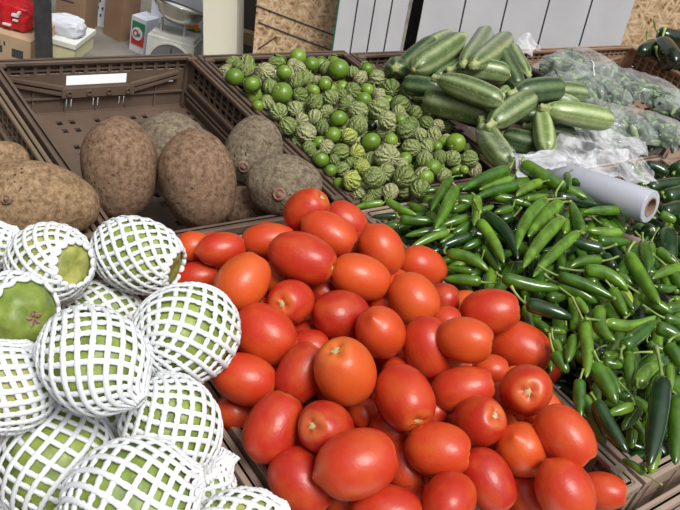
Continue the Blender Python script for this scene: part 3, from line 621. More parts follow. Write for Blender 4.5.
# ---- tomatoes
TMESH = []
def make_tomato_mesh(v):
    ph = v * 1.3; lob = (.02, .045, .015, .06, .03)[v]; pear = (.06, -.04, .1, .0, .05)[v]; tip = (.03, .09, .05, .02, .12)[v]
    def fn(a, th):
        z = -math.cos(th); s = math.sin(th)
        r = max(s, 0) ** .86 * (1 - pear * z) 
        r *= 1 + lob * math.cos(3 * a + ph) * max(0, z) ** 1.0 + .5 * lob * math.cos(2 * a + ph)
        zz = z * (1 + (0 if z < .6 else -.0))
        dim = math.exp(-(s / .30) ** 2)
        if z > 0: zz -= .13 * dim + .05 * math.exp(-(s / .55) ** 2) * (1 + math.cos(3 * a + ph)) * .5
        else: zz -= tip * math.exp(-(s / .16) ** 2)
        return (r * math.cos(a), r * math.sin(a), zz)
    vs, fs, uv = revolve(fn, 40, 28)
    me = bpy.data.meshes.new('tomato'); me.from_pydata(vs, [], fs); me.materials.append(MATS['tomato_skin']); me.polygons.foreach_set('use_smooth', [True] * len(me.polygons)); me.update(); return me
for v in range(5): TMESH.append(make_tomato_mesh(v))
def scar_mesh():
    b = MB(); n = 20; vs = [(0, 0, .10)]; 
    for i in range(n):
        a = 2 * math.pi * i / n; r = .045; vs.append((r * math.cos(a), r * math.sin(a), .105))
    for i in range(n):
        a = 2 * math.pi * i / n; r = .15 + .07 * max(0, math.cos(5 * a)) ** 2; vs.append((r * math.cos(a), r * math.sin(a), .02 + .05))
    for i in range(n):
        a = 2 * math.pi * i / n; vs.append((.1 * math.cos(a), .1 * math.sin(a), -.06))
    fs = [(0, 1 + i, 1 + (i + 1) % n) for i in range(n)]
    for l in (1, 1 + n):
        for i in range(n): j = (i + 1) % n; fs.append((l + i, l + n + i, l + n + j, l + j))
    me = bpy.data.meshes.new('stem_scar'); me.from_pydata(vs, [], fs); me.materials.append(MATS['stem_scar']); me.update(); return me
SCAR = scar_mesh()
for n_, it in enumerate([i for i in ITEMS if i['kind'] == 'tomato']):
    P, sd, up, ax, k = frame(it); o = bpy.data.objects.new('plum_tomato', TMESH[n_ % 5]); COL.objects.link(o)
    a, b = it['a'], it['b']; ti = math.radians(abs(it['tilt'])); a = max(a, b * 1.22) if ti > .6 else a
    rot = rng.uniform(0, 6.28); c, s = math.cos(rot), math.sin(rot); place(o, P, sd * c + up * s, up * c - sd * s, ax, (b * k, b * k, a * k))
    c_ = bpy.data.objects.new('stem_scar', SCAR); COL.objects.link(c_); c_.parent = o; c_.location = (0, 0, .80); it['o'] = o
    c_.scale = (.85, .85, .85)

# ---- tomatillos
def husk_mesh(v, split=False):
    rr = random.Random(v); pn = rr.choice((6, 7, 8)); ph = rr.uniform(0, 6); tip = rr.choice((.08, .22, .34)); wob = [rr.uniform(-1, 1) for _ in range(6)]
    def fn(a, th):
        z = -math.cos(th); s = math.sin(th); r = s ** .9 * (1 + .045 * math.cos(pn * a + ph) * s + .05 * math.sin(2 * a + wob[0] * 3 + z * 2) + .03 * math.sin(5 * a + wob[1] * 9 + 4 * z))
        zz = z * (.94 + .03 * wob[2]) - (tip * math.exp(-(s / .28) ** 2) if z < 0 else 0) + (-.10 * math.exp(-(s / .25) ** 2) if z > 0 else 0)
        return (r * math.cos(a), r * math.sin(a), zz)
    nu, nv = 28, 16; vs, fs, uv = revolve(fn, nu, nv)
    if split:
        keep = []
        for i, f in enumerate(fs):
            row, colm = divmod(i, nu); wdt = 2 + 6 * math.sin(math.pi * min(1, row / (nv * .92))) * (1 if row < nv * .9 else 0)
            d = min(colm, nu - colm)
            if d < wdt * (.62 if v % 2 else .85) and row < nv * .85: continue
            keep.append(f)
        fs = keep
    me = bpy.data.meshes.new('tomatillo_husk'); me.from_pydata(vs, [], fs); me.materials.append(MATS['tomatillo_husk']); me.polygons.foreach_set('use_smooth', [True] * len(me.polygons))
    ul = me.uv_layers.new(name='uv'); li = np.zeros(len(me.loops), dtype=int); me.loops.foreach_get('vertex_index', li); ul.data.foreach_set('uv', np.array(uv)[li].ravel()); me.update(); return me
HM = [husk_mesh(v) for v in range(7)]; HS = [husk_mesh(v + 20, True) for v in range(3)]
def berry_mesh():
    def fn(a, th):
        z = -math.cos(th); s = math.sin(th); r = s ** .95 * (1 + .015 * math.cos(4 * a)); zz = z * .92 - (.12 * math.exp(-(s / .25) ** 2) if z > 0 else 0)
        return (r * math.cos(a), r * math.sin(a), zz)
    vs, fs, uv = revolve(fn, 32, 20); me = bpy.data.meshes.new('tomatillo'); me.from_pydata(vs, [], fs); me.materials.append(MATS['tomatillo_skin']); me.polygons.foreach_set('use_smooth', [True] * len(me.polygons)); me.update(); return me
BERRY = berry_mesh(); BY = BERRY.copy(); BY.materials[0] = MATS['poblano_dark']
def stub_mesh():
    b = MB(); b.lathe([(.0, -.05), (.16, -.02), (.13, .02), (.06, .05), (.05, .30), (.0, .32)], 10)
    me = bpy.data.meshes.new('stem'); me.from_pydata(b.v, [], b.f); me.materials.append(MATS['zucchini_stem']); me.update(); return me
STUB = stub_mesh()
HYL = HM[2].copy(); MATS['husk_yellow'] = MATS['tomatillo_husk'].copy()
for n in MATS['husk_yellow'].node_tree.nodes:
    if n.type == 'VALTORGB':
        for e_ in n.color_ramp.elements: 
            if tuple(round(x, 2) for x in e_.color[:3]) in ((.2, .27, .07), (.2, .27, .08), (.30, .37, .13), (.43, .46, .21), (.50, .48, .27)): e_.color = (.50, .56, .14, 1)
HYL.materials[0] = MATS['husk_yellow']
for n_, it in enumerate([i for i in ITEMS if i['kind'] == 'tomatillo']):
    P, sd, up, ax, k = frame(it); lk = it['look']
    me = {'h': HM[n_ % 7], 'b': BERRY, 's': BERRY, 'y': HYL, 'p': BY}[lk]
    o = bpy.data.objects.new('tomatillo', me); COL.objects.link(o); r = it['b'] * k; it['o'] = o
    if lk == 's':
        v = CP - P; v /= np.linalg.norm(v); tiv = rng.uniform(.55, 1.0); rnd3 = rng.normal(size=3); ax = np.cross(v, rnd3); ax /= np.linalg.norm(ax)
        h = v - ax * (v @ ax); h /= np.linalg.norm(h); jit = rng.normal(size=3) * .3; sd = h + jit; sd -= ax * (sd @ ax); sd /= np.linalg.norm(sd); up = np.cross(ax, sd)
        place(o, P, sd, up, ax, (r * .90, r * .90, r * .90))
        hk = bpy.data.objects.new('husk', HS[n_ % 3]); COL.objects.link(hk); hk.parent = o; hk.scale = (1.1, 1.1, 1.1)
    else:
        place(o, P, sd, up, ax, (r, r, r * (1.02 if lk != 'h' else rng.uniform(.95, 1.12))))
        if it['src'] and (r > .011):
            st = bpy.data.objects.new('stem', STUB); COL.objects.link(st); st.parent = o; st.location = (0, 0, .80 if lk in 'bp' else .86); st.scale = (1, 1, .8)

# ---- mamey
for n_, it in enumerate([i for i in ITEMS if i['kind'] == 'mamey']):
    P, sd, up, ax, k = frame(it); rr = random.Random(n_ + 3); off = Vector((n_ * 7.1, 2, 5)); pe = rr.uniform(-.08, .08) if it['cx'] != 38 else .16
    a, b = it['a'] * k, it['b'] * k
    def fn(u_, th):
        z = -math.cos(th); s = math.sin(th); p = Vector((s * math.cos(u_), s * math.sin(u_), z)); q = 1 + .05 * noise.noise(p * 1.4 + off) + .012 * noise.noise(p * 5 + off)
        r = s ** .94 * (1 + pe * z); zz = z - (.04 * math.exp(-(s / .2) ** 2) if z > 0 else -.0)
        return (r * math.cos(u_) * q * b, r * math.sin(u_) * q * b, zz * q * a)
    vs, fs, uv = revolve(fn, 56, 40); o = mesh_obj('mamey_fruit', vs, fs, it['mat'], uvs=None); place(o, P, sd, up, ax, (1, 1, 1)); it['o'] = o
    if it['scar']:                                    # stem scar where the photo shows it on the skin
        dx, dy = it['scar']; v = CP - P; v /= np.linalg.norm(v); r = RM[:, 0] - v * (RM[:, 0] @ v); r /= np.linalg.norm(r); u = np.cross(v, r)
        o0 = (r * dx - u * dy) * k; B3 = np.array([sd / b, up / b, ax / a]); p0 = B3 @ o0; pv = B3 @ v; A_, B_, C_ = pv @ pv, 2 * p0 @ pv, p0 @ p0 - 1
        h = (-B_ + math.sqrt(max(B_ * B_ - 4 * A_ * C_, 0))) / (2 * A_); q = o0 + v * h; e_ = B3 @ q; nl = Vector((e_[0] / b, e_[1] / b, e_[2] / a)).normalized(); loc = Vector((q @ sd, q @ up, q @ ax))
        mb = MB(); R_ = .0095 if it['cx'] != 38 else .006
        mb.lathe([(0, .005), (R_ * .5, .004), (R_ * .62, .002), (R_ * .8, .0045), (R_, .003), (R_ * 1.2, -.003), (R_, -.01)], 20); s_ = mb.build('stem_scar', 'mamey_scar', o, None, smooth=True)
        s_.matrix_local = Matrix.Translation(loc) @ nl.to_track_quat('Z', 'Y').to_matrix().to_4x4() @ Matrix.Diagonal((1, 1, 2.4 if it['cx'] == 38 else 1, 1))

# ---- guavas and their foam nets
for n_, it in enumerate([i for i in ITEMS if i['kind'] == 'guava']):
    P, sd, up, ax, k = frame(it); off = Vector((n_ * 3.7, 9, 1)); a, b = it['a'] * k, it['b'] * k; st = it['style']
    if it['tilt'] > 30 and a < b * 1.12: a = b * 1.12
    gmf = .93
    def fn(u_, th, m_=gmf):
        z = -math.cos(th); s = math.sin(th); p = Vector((s * math.cos(u_), s * math.sin(u_), z)); q = 1 + .05 * noise.noise(p * 1.8 + off) + .03 * noise.noise(p * 4 + off) + .025 * math.cos(6 * u_) * s
        zz = z - (.08 * math.exp(-(s / .22) ** 2)) * (1 if z > 0 else -1)
        return (s ** .95 * math.cos(u_) * q * b * m_, s ** .95 * math.sin(u_) * q * b * m_, zz * q * a * m_)
    vs, fs, uv = revolve(fn, 48, 32); o = mesh_obj('guava_fruit', vs, fs, 'guava_skin'); place(o, P, sd, up, ax, (1, 1, 1)); it['o'] = o
    mb = MB(); q = .004
    for i in range(5):
        an = 2 * math.pi * i / 5; M_ = Matrix.Rotation(an, 4, 'Z'); mb.add([tuple(M_ @ Vector(v)) for v in ((0, -.003, -.004), (.008, -.004, .001), (.012, 0, .003), (.008, .004, .001), (0, .003, -.004), (.004, 0, .004))], [(0, 1, 5), (1, 2, 5), (2, 3, 5), (3, 4, 5), (0, 5, 4), (0, 4, 3, 2, 1)])
    if st == 'bare': mb.build('blossom_scar', 'mamey_scar', o, (0, 0, a * gmf * .93)).scale = (.75, .75, .75)
    # net surface: (theta -> radius, height), theta 0 at the far pole, pi at the near one
    th1 = {'open': 2.55, 'open_small': 2.88, 'bare': 2.02, 'gather': 2.95, 'tuft': 2.95}[st]; th0 = .30
    NS = 15 if b > .036 else 12; turns = 1.02 * th1 / 2.9; nr = 64
    V = []; Fc = []
    rs = random.Random(n_); squeeze = rs.uniform(0, 1)
    for dirn in (1, -1):
        for sidx in range(NS):
            pts = []; nrm = []; rad = []
            for i in range(nr):
                t = i / (nr - 1); th = th0 + (th1 - th0) * t
                ph = 2 * math.pi * sidx / NS + dirn * math.pi * turns * (t - .5) + .05 * math.sin(9 * t + sidx) + n_
                p = Vector((math.sin(th) * math.cos(ph), math.sin(th) * math.sin(ph), -math.cos(th)))
                q = 1.0 + .02 * noise.noise(p * 3 + off)
                # strands part and meet: lift a touch at every crossing
                ro = (b * math.sin(th) ** .95 * q) + dirn * .0005; zo = -math.cos(th) * a * q
                if st in ('gather', 'tuft') and t > .90:
                    s_ = (t - .90) / .10; ro = ro * (1 - .60 * s_) + .003 * s_; zo += .006 * s_ if st == 'gather' else .014 * s_
                if st == 'tuft' and t > .95: ro += (t - .95) / .05 * .004
                pts.append((ro * math.cos(ph), ro * math.sin(ph), zo)); nrm.append((p.x / b, p.y / b, p.z / a))
                wdt = .0027 * (1 + .22 * math.cos(2 * math.pi * NS * turns * t * 2 + (0))) * (.55 + .45 * min(1, math.sin(th) * 1.8))
                if st in ('open', 'bare', 'open_small') and t > .97: wdt *= 1.25
                rad.append(wdt)
            vv, ff, _ = sweep(pts, rad, 7, .62, nrm, len(V)); V += vv.tolist(); Fc += ff
    if st in ('open', 'bare', 'open_small'):      # doubled rim of the sleeve: a scalloped ring
        pts = []; nrm = []; m = 120
        for i in range(m + 1):
            ph = 2 * math.pi * i / m; th = th1 + .05 * math.cos(NS * ph + n_); pts.append((b * math.sin(th) * math.cos(ph) * 1.01, b * math.sin(th) * math.sin(ph) * 1.01, -math.cos(th) * a * 1.01)); nrm.append((math.cos(ph), math.sin(ph), .4))
        vv, ff, _ = sweep(pts, [.0034] * (m + 1), 7, .75, nrm, len(V)); V += vv.tolist(); Fc += ff
    mesh_obj('foam_net', V, Fc, 'foam_net', o)

# ---- long things: zucchini, serranos, jalapenos, poblanos
def curve_of(it):
    tA = it['ts'][0] + it['off']; tB = it['ts'][-1] + it['off']; tM = sum(it['ts']) / len(it['ts']) + it['off']
    return CP + ray(*it['A']) * tA, CP + ray(*it['mid']) * tM, CP + ray(*it['B']) * tB, tM / F
def bez(A, M_, B, n, t0=0, t1=1):
    t = np.linspace(t0, t1, n)[:, None]; return (1 - t) ** 2 * A + 2 * t * (1 - t) * M_ + t * t * B
PCOL = {'b': 'serrano_bright', 'm': 'serrano_mid', 'd': 'serrano_dark', 'y': 'serrano_yellow', 'k': 'poblano_dark'}
def build_long(it, name, prof, mat, ns=12, n=18, lobes=0):
    A, M_, B, k = curve_of(it); t = (1 - np.cos(np.linspace(0, math.pi, n))) / 2
    L = np.linalg.norm(B - A)
    if L < 2.2 * it['w'] * k:                 # seen end on: let it run away from the viewer, down into the heap
        d = (CP - A); d /= np.linalg.norm(d); B = A + (B - A) * .3 - d * it['w'] * k * 3.2; M_ = (A + B) / 2
    pts = (1 - t)[:, None] ** 2 * A + (2 * t * (1 - t))[:, None] * M_ + (t * t)[:, None] * B
    rad = np.array([prof(x) for x in t]) * it['w'] * k
    ang = np.arange(ns) * 2 * math.pi / ns; ph = rng.uniform(0, 6)
    R2 = rad[:, None] * (1 + (.035 * np.cos(lobes * ang + ph)[None] if lobes else 0) + .02 * np.sin(2 * ang[None] + 7 * t[:, None] + ph))
    c = pts.mean(0); V, Fc, uv = sweep(pts - c, R2, ns); o = mesh_obj(name, V, Fc, mat, None, c, uvs=uv); it['o'] = o
    return o, A - c, M_ - c, B - c, k, rad
def stem_on(o, A, M_, B, k, w, L, bendv, mat='pepper_stem', calyx=.92, thick=.17):
    T = A - M_; T = T / (np.linalg.norm(T) + 1e-9); n = 12; t = np.linspace(0, 1, n)
    pts = A[None] - T[None] * w * .35 + T[None] * (t * (L + w * .35))[:, None] + np.array(bendv)[None] * (t ** 2)[:, None] * L
    r = np.full(n, w * thick); r[0] = w * calyx * .55; r[1] = w * calyx * .72; r[2] = w * calyx * .42; r[3] = w * thick * 1.4; r[-1] = w * thick * 1.5; r[-2] = w * thick * 1.25
    tt = t.copy(); tt[1] = .05; tt[2] = .12; tt[3] = .2
    pts = A[None] - T[None] * w * .35 + T[None] * (tt * (L + w * .35))[:, None] + np.array(bendv)[None] * (tt ** 2)[:, None] * L
    V, Fc, uv = sweep(pts, r, 8); return mesh_obj('stem', V, Fc, mat, o)
pp = lambda x: (np.interp(x, [0, .01, .04, .1, .3, .6, .82, .93, .98, 1], [.15, .5, .78, .95, 1, .9, .66, .42, .22, .03]))
pj = lambda x: (np.interp(x, [0, .01, .04, .12, .4, .7, .88, .96, 1], [.2, .55, .8, .97, 1, .93, .72, .42, .04]))
pz = lambda x: (np.interp(x, [0, .01, .04, .12, .3, .6, .85, .94, .98, 1], [.34, .46, .60, .80, .95, 1, .93, .70, .42, .05]))
for it in ITEMS:
    kd = it['kind']
    if kd == 'pepper':
        o, A, M_, B, k, rad = build_long(it, 'serrano_pepper', pp, PCOL[it['look']], 10, 16)
        w_ = it['w'] * k; bv = rng.normal(size=3) * .75; bv[2] = abs(bv[2]) * (.8 if it['src'] else .1)
        if it['src'] or rng.rand() < .5: stem_on(o, A, M_, B, k, w_, rng.uniform(.009, .022) * min(1, max(.4, w_ / .0075)) if it['src'] else .010, bv)
    elif kd == 'jalapeno':
        o, A, M_, B, k, rad = build_long(it, 'jalapeno_pepper', pj, PCOL[it['look']], 14, 18)
        stem_on(o, A, M_, B, k, it['w'] * k, .016, rng.normal(size=3) * .3 + np.array([0, 0, .4]), calyx=.7, thick=.15)
    elif kd == 'poblano':
        o, A, M_, B, k, rad = build_long(it, 'poblano_pepper', pj, PCOL[it['look']], 16, 18, 3)
        stem_on(o, A, M_, B, k, it['w'] * k, .030, rng.normal(size=3) * .2 + np.array([0, 0, .8]), calyx=.6, thick=.13)
    elif kd == 'zucchini':
        o, A, M_, B, k, rad = build_long(it, 'zucchini', pz, {'n': 'zucchini_skin', 'd': 'zucchini_skin_dark', 'p': 'zucchini_skin_pale'}[it['look']], 24, 30, 5)
        T = A - M_; T /= np.linalg.norm(T); w_ = it['w'] * k; n = 6
        pts = A[None] + T[None] * (np.array([-.25, 0, .15, .5, .9, 1.0]) * w_ * .75)[:, None]
        ang = np.arange(15) * 2 * math.pi / 15; R2 = (np.array([.3, .44, .33, .27, .30, .18]) * w_)[:, None] * (1 + .22 * np.cos(5 * ang))[None]
        V, Fc, uv = sweep(pts, R2, 15); mesh_obj('stem', V, Fc, 'zucchini_stem', o)
        T2 = B - M_; T2 /= np.linalg.norm(T2); pts = B[None] + T2[None] * (np.array([-.12, .0, .05]) * w_)[:, None]
        V, Fc, uv = sweep(pts, [w_ * .2, w_ * .2, w_ * .1], 8); mesh_obj('blossom_scar', V, Fc, 'stem_scar', o)

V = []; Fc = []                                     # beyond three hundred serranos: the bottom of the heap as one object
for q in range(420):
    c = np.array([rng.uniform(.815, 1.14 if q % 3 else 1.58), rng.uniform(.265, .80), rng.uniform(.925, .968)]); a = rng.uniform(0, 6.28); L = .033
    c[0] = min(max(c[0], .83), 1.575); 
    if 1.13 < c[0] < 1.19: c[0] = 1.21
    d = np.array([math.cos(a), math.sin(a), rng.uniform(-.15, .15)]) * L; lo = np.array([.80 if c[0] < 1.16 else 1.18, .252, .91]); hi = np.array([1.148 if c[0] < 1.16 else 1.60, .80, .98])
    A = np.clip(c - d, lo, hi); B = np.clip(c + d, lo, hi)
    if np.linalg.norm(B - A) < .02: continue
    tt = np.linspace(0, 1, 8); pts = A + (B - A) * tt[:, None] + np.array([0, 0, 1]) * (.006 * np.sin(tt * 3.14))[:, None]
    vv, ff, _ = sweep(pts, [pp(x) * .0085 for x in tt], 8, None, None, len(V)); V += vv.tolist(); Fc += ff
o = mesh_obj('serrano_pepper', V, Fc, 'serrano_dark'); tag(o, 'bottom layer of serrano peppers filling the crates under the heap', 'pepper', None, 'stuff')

# ------------------------------------------------------------------ bags of cut greens, film roll
def bag(label, outline_c, half, ang, H0, seed, zipline=None, mat='clear_bag', thick=.045, cont='greens_dark'):
    """a puffed clear bag lying on the heap: a lumpy pillow, wrinkled, with its filling inside"""
    cx, cy = outline_c; P = atz(cx, cy, H0); ca, sa = math.cos(ang), math.sin(ang); ex = Vector((ca, sa, 0)); ey = Vector((-sa, ca, 0)); off = Vector((seed * 5.3, 1, 2))
    nx, ny = 46, 34
    def surf(side, wr=1):
        vs = []
        for i in range(nx + 1):
            for j in range(ny + 1):
                u = 2 * i / nx - 1; v = 2 * j / ny - 1; e_ = (1 - abs(u) ** 3.2) * (1 - abs(v) ** 3.2); q = Vector((u * half[0] * 14, v * half[1] * 14, side * 2))
                h = max(e_, 0) ** .5 * thick * (.8 + .5 * noise.noise(q * .5 + off)) 
                cr_ = noise.ridged_multi_fractal(Vector((q.x * 1.4, q.y * .7, q.z)) + off, 1.1, 2.1, 3, 1, 2) if wr else 0
                h += (cr_ * .0075 - .008) * min(1, e_ * 4) * wr
                lat = .012 * noise.noise(q * 1.1 + off * 2)
                vs.append((ex * (u * half[0] + lat * (abs(u) > .0)) + ey * (v * half[1] + .012 * noise.noise(q * 1.3 - off)) + Vector((0, 0, side * h * (1 if side > 0 else .55) + .004 * noise.noise(q * 2) * (1 - e_)))))
        return vs
    top = surf(1); bot = surf(-1); st = ny + 1; vs = top + bot; n0 = len(top); fs = []
    for i in range(nx):
        for j in range(ny):
            a_ = i * st + j; fs.append((a_, a_ + st, a_ + st + 1, a_ + 1)); fs.append((n0 + a_, n0 + a_ + 1, n0 + a_ + st + 1, n0 + a_ + st))
    o = mesh_obj('plastic_bag', vs, fs, mat, None, P); tag(o, label, 'bag', 'clear plastic bags in the tan crate')
    if zipline is not None:
        pts = [tuple(Vector(top[int(nx * zipline) * st + j]) + Vector((0, 0, .0015))) for j in range(1, ny)]
        V, Fc, _ = sweep(pts, [.0018] * len(pts), 6); mesh_obj('zip_seal', V, Fc, 'foam_net', o)
    if cont:
        rr = random.Random(seed); V = []; Fc = []; mi = []
        for q in range(190):
            u = rr.uniform(-.84, .84); v = rr.uniform(-.82, .82); e_ = (1 - abs(u) ** 3) * (1 - abs(v) ** 3); hz = thick * .72 * e_ ** .5 * rr.uniform(-.4, .55)
            c = ex * u * half[0] + ey * v * half[1] + Vector((0, 0, hz)); d = Vector((rr.uniform(-1, 1), rr.uniform(-1, 1), rr.uniform(-.4, .4))).normalized(); L = rr.uniform(.010, .026); bd = Vector((rr.uniform(-1, 1), rr.uniform(-1, 1), rr.uniform(-1, 1))) * .004
            pts = [tuple(c - d * L), tuple(c + bd), tuple(c + d * L)]; r_ = rr.uniform(.004, .009); vv, ff, _ = sweep(pts, [r_ * .5, r_, r_ * .5], 6, None, None, len(V)); V += vv.tolist(); Fc += ff; mi += [0 if rr.random() < .78 else 1] * len(ff)
        g = mesh_obj('cut_greens', V, Fc, None, None, P, mats=['greens_dark', 'greens_pale'], mi=mi)
        tag(g, 'loose pieces of cut green vegetable inside the ' + label, 'cut vegetables', None, 'stuff')
    return o
bag('wrinkled clear bag nearest the back rim of the tan crate', (578, 70), (.115, .075), .35, RZ + .030, 1)
bag('clear zip bag slanting across the middle of the tan crate', (628, 88), (.125, .070), -.75, RZ + .040, 2, zipline=.12)
bag('crinkled clear bag just right of the pale zucchini tips', (590, 92), (.085, .065), -.3, RZ + .045, 3)
bag('clear bag of greens at the front edge of the tan crate', (634, 128), (.125, .072), -.55, RZ + .035, 4)
bag('small crumpled clear bag at the right edge of the tan crate', (676, 108), (.075, .060), .4, RZ + .030, 5)
bag('clear bag of greens lying low between zucchini and zip bag', (600, 128), (.08, .06), .5, RZ + .015, 6)

def sheet(name, corners, hs, nu, nv, amp, seed, mat, parent=None):
    """crumpled loose film: bilinear patch between four points of the place"""
    c = [atz(x, y, z) for (x, y), z in zip(corners, hs)]; off = Vector((seed * 3.1, 4, 7)); vs = []
    for i in range(nu + 1):
        for j in range(nv + 1):
            u, v = i / nu, j / nv; p = (c[0] * (1 - u) + c[1] * u) * (1 - v) + (c[3] * (1 - u) + c[2] * u) * v; q = Vector((p[0] * 13, p[1] * 13, 0)) + off
            h = amp * (noise.ridged_multi_fractal(q, .9, 2.2, 5, 1, 2) - .8) + amp * 1.2 * noise.noise(q * .4)
            lx = amp * 1.2 * noise.noise(q * 1.7 + off); ly = amp * 1.2 * noise.noise(q * 1.9 - off); ed = amp * 2.5
            vs.append((p[0] + lx + ed * noise.noise(q * .9) * (i in (0, nu)), p[1] + ly + ed * noise.noise(q * .8 + off) * (j in (0, nv)), p[2] + h))
    fs = [(i * (nv + 1) + j, (i + 1) * (nv + 1) + j, (i + 1) * (nv + 1) + j + 1, i * (nv + 1) + j + 1) for i in range(nu) for j in range(nv)]
    return mesh_obj(name, vs, fs, mat, parent)
rl = empty('film_roll', atz(590, 190, RZ + .05), 'roll of translucent plastic bags on a brown cardboard core, lying on the serranos', 'plastic roll')
bpy.context.view_layer.update()
RA = atz(528, 166, RZ + .035); RB = atz(650.5, 207, RZ + .095); rd = RB - RA; Lr = np.linalg.norm(rd); rd /= Lr; RR = .0275
Mr = Vector(rd).to_track_quat('Z', 'Y').to_matrix().to_4x4(); Mr.translation = Vector(RA); Mi = rl.matrix_world.inverted() @ Mr
mb = MB(); mb.lathe([(.0165, 0), (RR - .001, 0), (RR, .001), (RR, Lr - .001), (RR - .001, Lr), (.0165, Lr)], 64, Mi); mb.build('wound_film', 'roll_film', rl, smooth=False)
for p in rl.children[0].data.polygons: p.use_smooth = abs(p.normal.dot((Mi.to_3x3() @ Vector((0, 0, 1))))) < .5
mb = MB(); mb.lathe([(.0140, -.001), (.0164, -.001), (.0164, Lr + .001), (.0140, Lr + .001)], 40, Mi, True); mb.build('cardboard_core', 'kraft_core', rl, smooth=False)
s1 = sheet('loose_film_end', [(560, 158), (642, 150), (655, 182), (600, 182)], [RZ + .07, RZ + .075, RZ + .045, RZ + .06], 60, 40, .011, 3, 'clear_film'); 
s2 = sheet('loose_film_end', [(563, 128), (640, 142), (648, 158), (556, 165)], [RZ + .055, RZ + .05, RZ + .06, RZ + .07], 60, 40, .012, 4, 'clear_film')
s3 = sheet('loose_film_end', [(468, 128), (505, 140), (522, 172), (488, 160)], [RZ + .07, RZ + .085, RZ + .055, RZ + .03], 40, 30, .007, 5, 'thin_film')
s4 = sheet('loose_film_end', [(515, 150), (566, 150), (570, 168), (515, 176)], [RZ + .075, RZ + .08, RZ + .08, RZ + .065], 40, 24, .007, 6, 'clear_film')
for s_ in (s1, s2, s3, s4): s_.parent = rl; s_.matrix_parent_inverse = rl.matrix_world.inverted()
s5 = sheet('plastic_scrap', [(510, 44), (528, 38), (538, 52), (518, 58)], [RZ + .05, RZ + .07, RZ + .04, RZ + .06], 24, 20, .010, 8, 'clear_film'); tag(s5, 'crumpled clear plastic scrap behind the topmost zucchini at the back rim', 'plastic scrap')
s6 = sheet('plastic_scrap', [(385, 68), (392, 58), (404, 58), (400, 70)], [RZ - .01, RZ + .01, RZ + .02, RZ], 20, 16, .005, 9, 'clear_film'); tag(s6, 'small white plastic scrap between the tomatillos and the zucchini at the back', 'plastic scrap')

# ------------------------------------------------------------------ beyond the table
def panel(name, label, cat, L0, L1, R0, D, mat, thick=.012, grooves=0, edge=None, seams=None, yaw=0):
    """a sheet standing on the floor at distance D: L0-L1 its left edge (top, bottom pixel), R0 a pixel on its right edge"""
    p0 = atf(*L0, D); p1 = atf(*L1, D); up = p0 - p1; up /= np.linalg.norm(up); rt = RH - up * (RH @ up); rt /= np.linalg.norm(rt)
    base = p1 - up * (p1[2] / up[2]); W = (atf(*R0, D) - p1) @ rt; Ht = 1.75
    M_ = basisF(base, up, rt); o = empty(name, (0, 0, 0), label, cat); o.matrix_world = M_
    mb = MB()
    if grooves:
        n = grooves; g = .006; mb.box((0, .004, 0), (W, thick, Ht))
        mb2 = MB()
        xs = [0] + [W * (i + 1) / n for i in range(n)]
        for i in range(n): mb2.box((xs[i] + (g if i else 0), 0, 0), (xs[i + 1], .0039, Ht))
        mb.build('groove_board', 'siding_groove', o); mb2.build('face_board', mat, o)['kind'] = 'stuff'
    else:
        mb.box((0, 0, 0), (W, thick, Ht)); mb.build('sheet_board', mat, o)
    if edge: mb = MB(); mb.box((-.006, -.002, 0), (0, thick, Ht)); mb.build('edge_strip', edge, o)
    for (a, b_) in (seams or []):
        q = [M_.inverted() @ Vector(atf(*s, D)) for s in (a, b_)]; d_ = (q[1] - q[0]); n_ = Vector((-d_.z, 0, d_.x)).normalized() * .0022
        mb = MB(); mb.add([(q[0] + n_ + Vector((0, -.003, 0))), (q[1] + n_ + Vector((0, -.003, 0))), (q[1] - n_ + Vector((0, -.003, 0))), (q[0] - n_ + Vector((0, -.003, 0))), (q[0] + n_ + Vector((0, .001, 0))), (q[1] + n_ + Vector((0, .001, 0))), (q[1] - n_ + Vector((0, .001, 0))), (q[0] - n_ + Vector((0, .001, 0)))],
            [(0, 1, 2, 3), (7, 6, 5, 4), (0, 4, 5, 1), (1, 5, 6, 2), (2, 6, 7, 3), (3, 7, 4, 0)]); mb.build('seam', 'ink', o)
    return o
panel('strand_board_sheet', 'strand board sheet with dark seams behind the tomatillo crate', 'board', (257, 0), (253, 50), (336, 50), 3.3, 'strand_board', seams=[((255, 5), (336, 36)), ((258, 22), (333, 51)), ((258, 49), (276, 37))])
panel('siding_sheet', 'narrow pale grey grooved siding sheet with a green left edge', 'board', (340, 0), (333, 50), (400, 50), 3.15, 'siding_grey', grooves=4, edge='green_edge')
panel('siding_sheet', 'wide pale grey grooved siding sheet behind the zucchini', 'board', (424, 0), (415, 50), (620, 47), 3.15, 'siding_grey', grooves=5)
panel('strand_board_sheet', 'strand board sheet at the top right behind the dark poblanos', 'board', (628, 0), (617, 47), (800, 47), 3.20, 'strand_board')
def post(name, label, T, Bm, wpx, D, mat, depth):
    p0 = atf(*T, D); p1 = atf(*Bm, D); up = p0 - p1; up /= np.linalg.norm(up); rt = RH - up * (RH @ up); rt /= np.linalg.norm(rt); W = (atf(Bm[0] + wpx, Bm[1], D) - p1) @ rt
    mb = MB(); mb.box((0, 0, 0), (W, depth, 2.3)); o = mb.build(name, mat); o.matrix_world = basisF(p1 - up * (p1[2] / up[2]), up, rt); tag(o, label, 'post'); return o
post('cream_post', 'thick cream painted square post right of the dial scale', (203, 0), (203.5, 50), 33, 3.4, 'cream_paint', .12)
post('dark_post', 'dark steel post standing in front of the red bag and boxes', (33, 0), (35, 50), 12.5, 3.2, 'dark_steel', .05)
post('dark_post', 'dark post in the gap between the two grey siding sheets', (413, 0), (403, 50), 11, 3.35, 'dark_steel', .05)
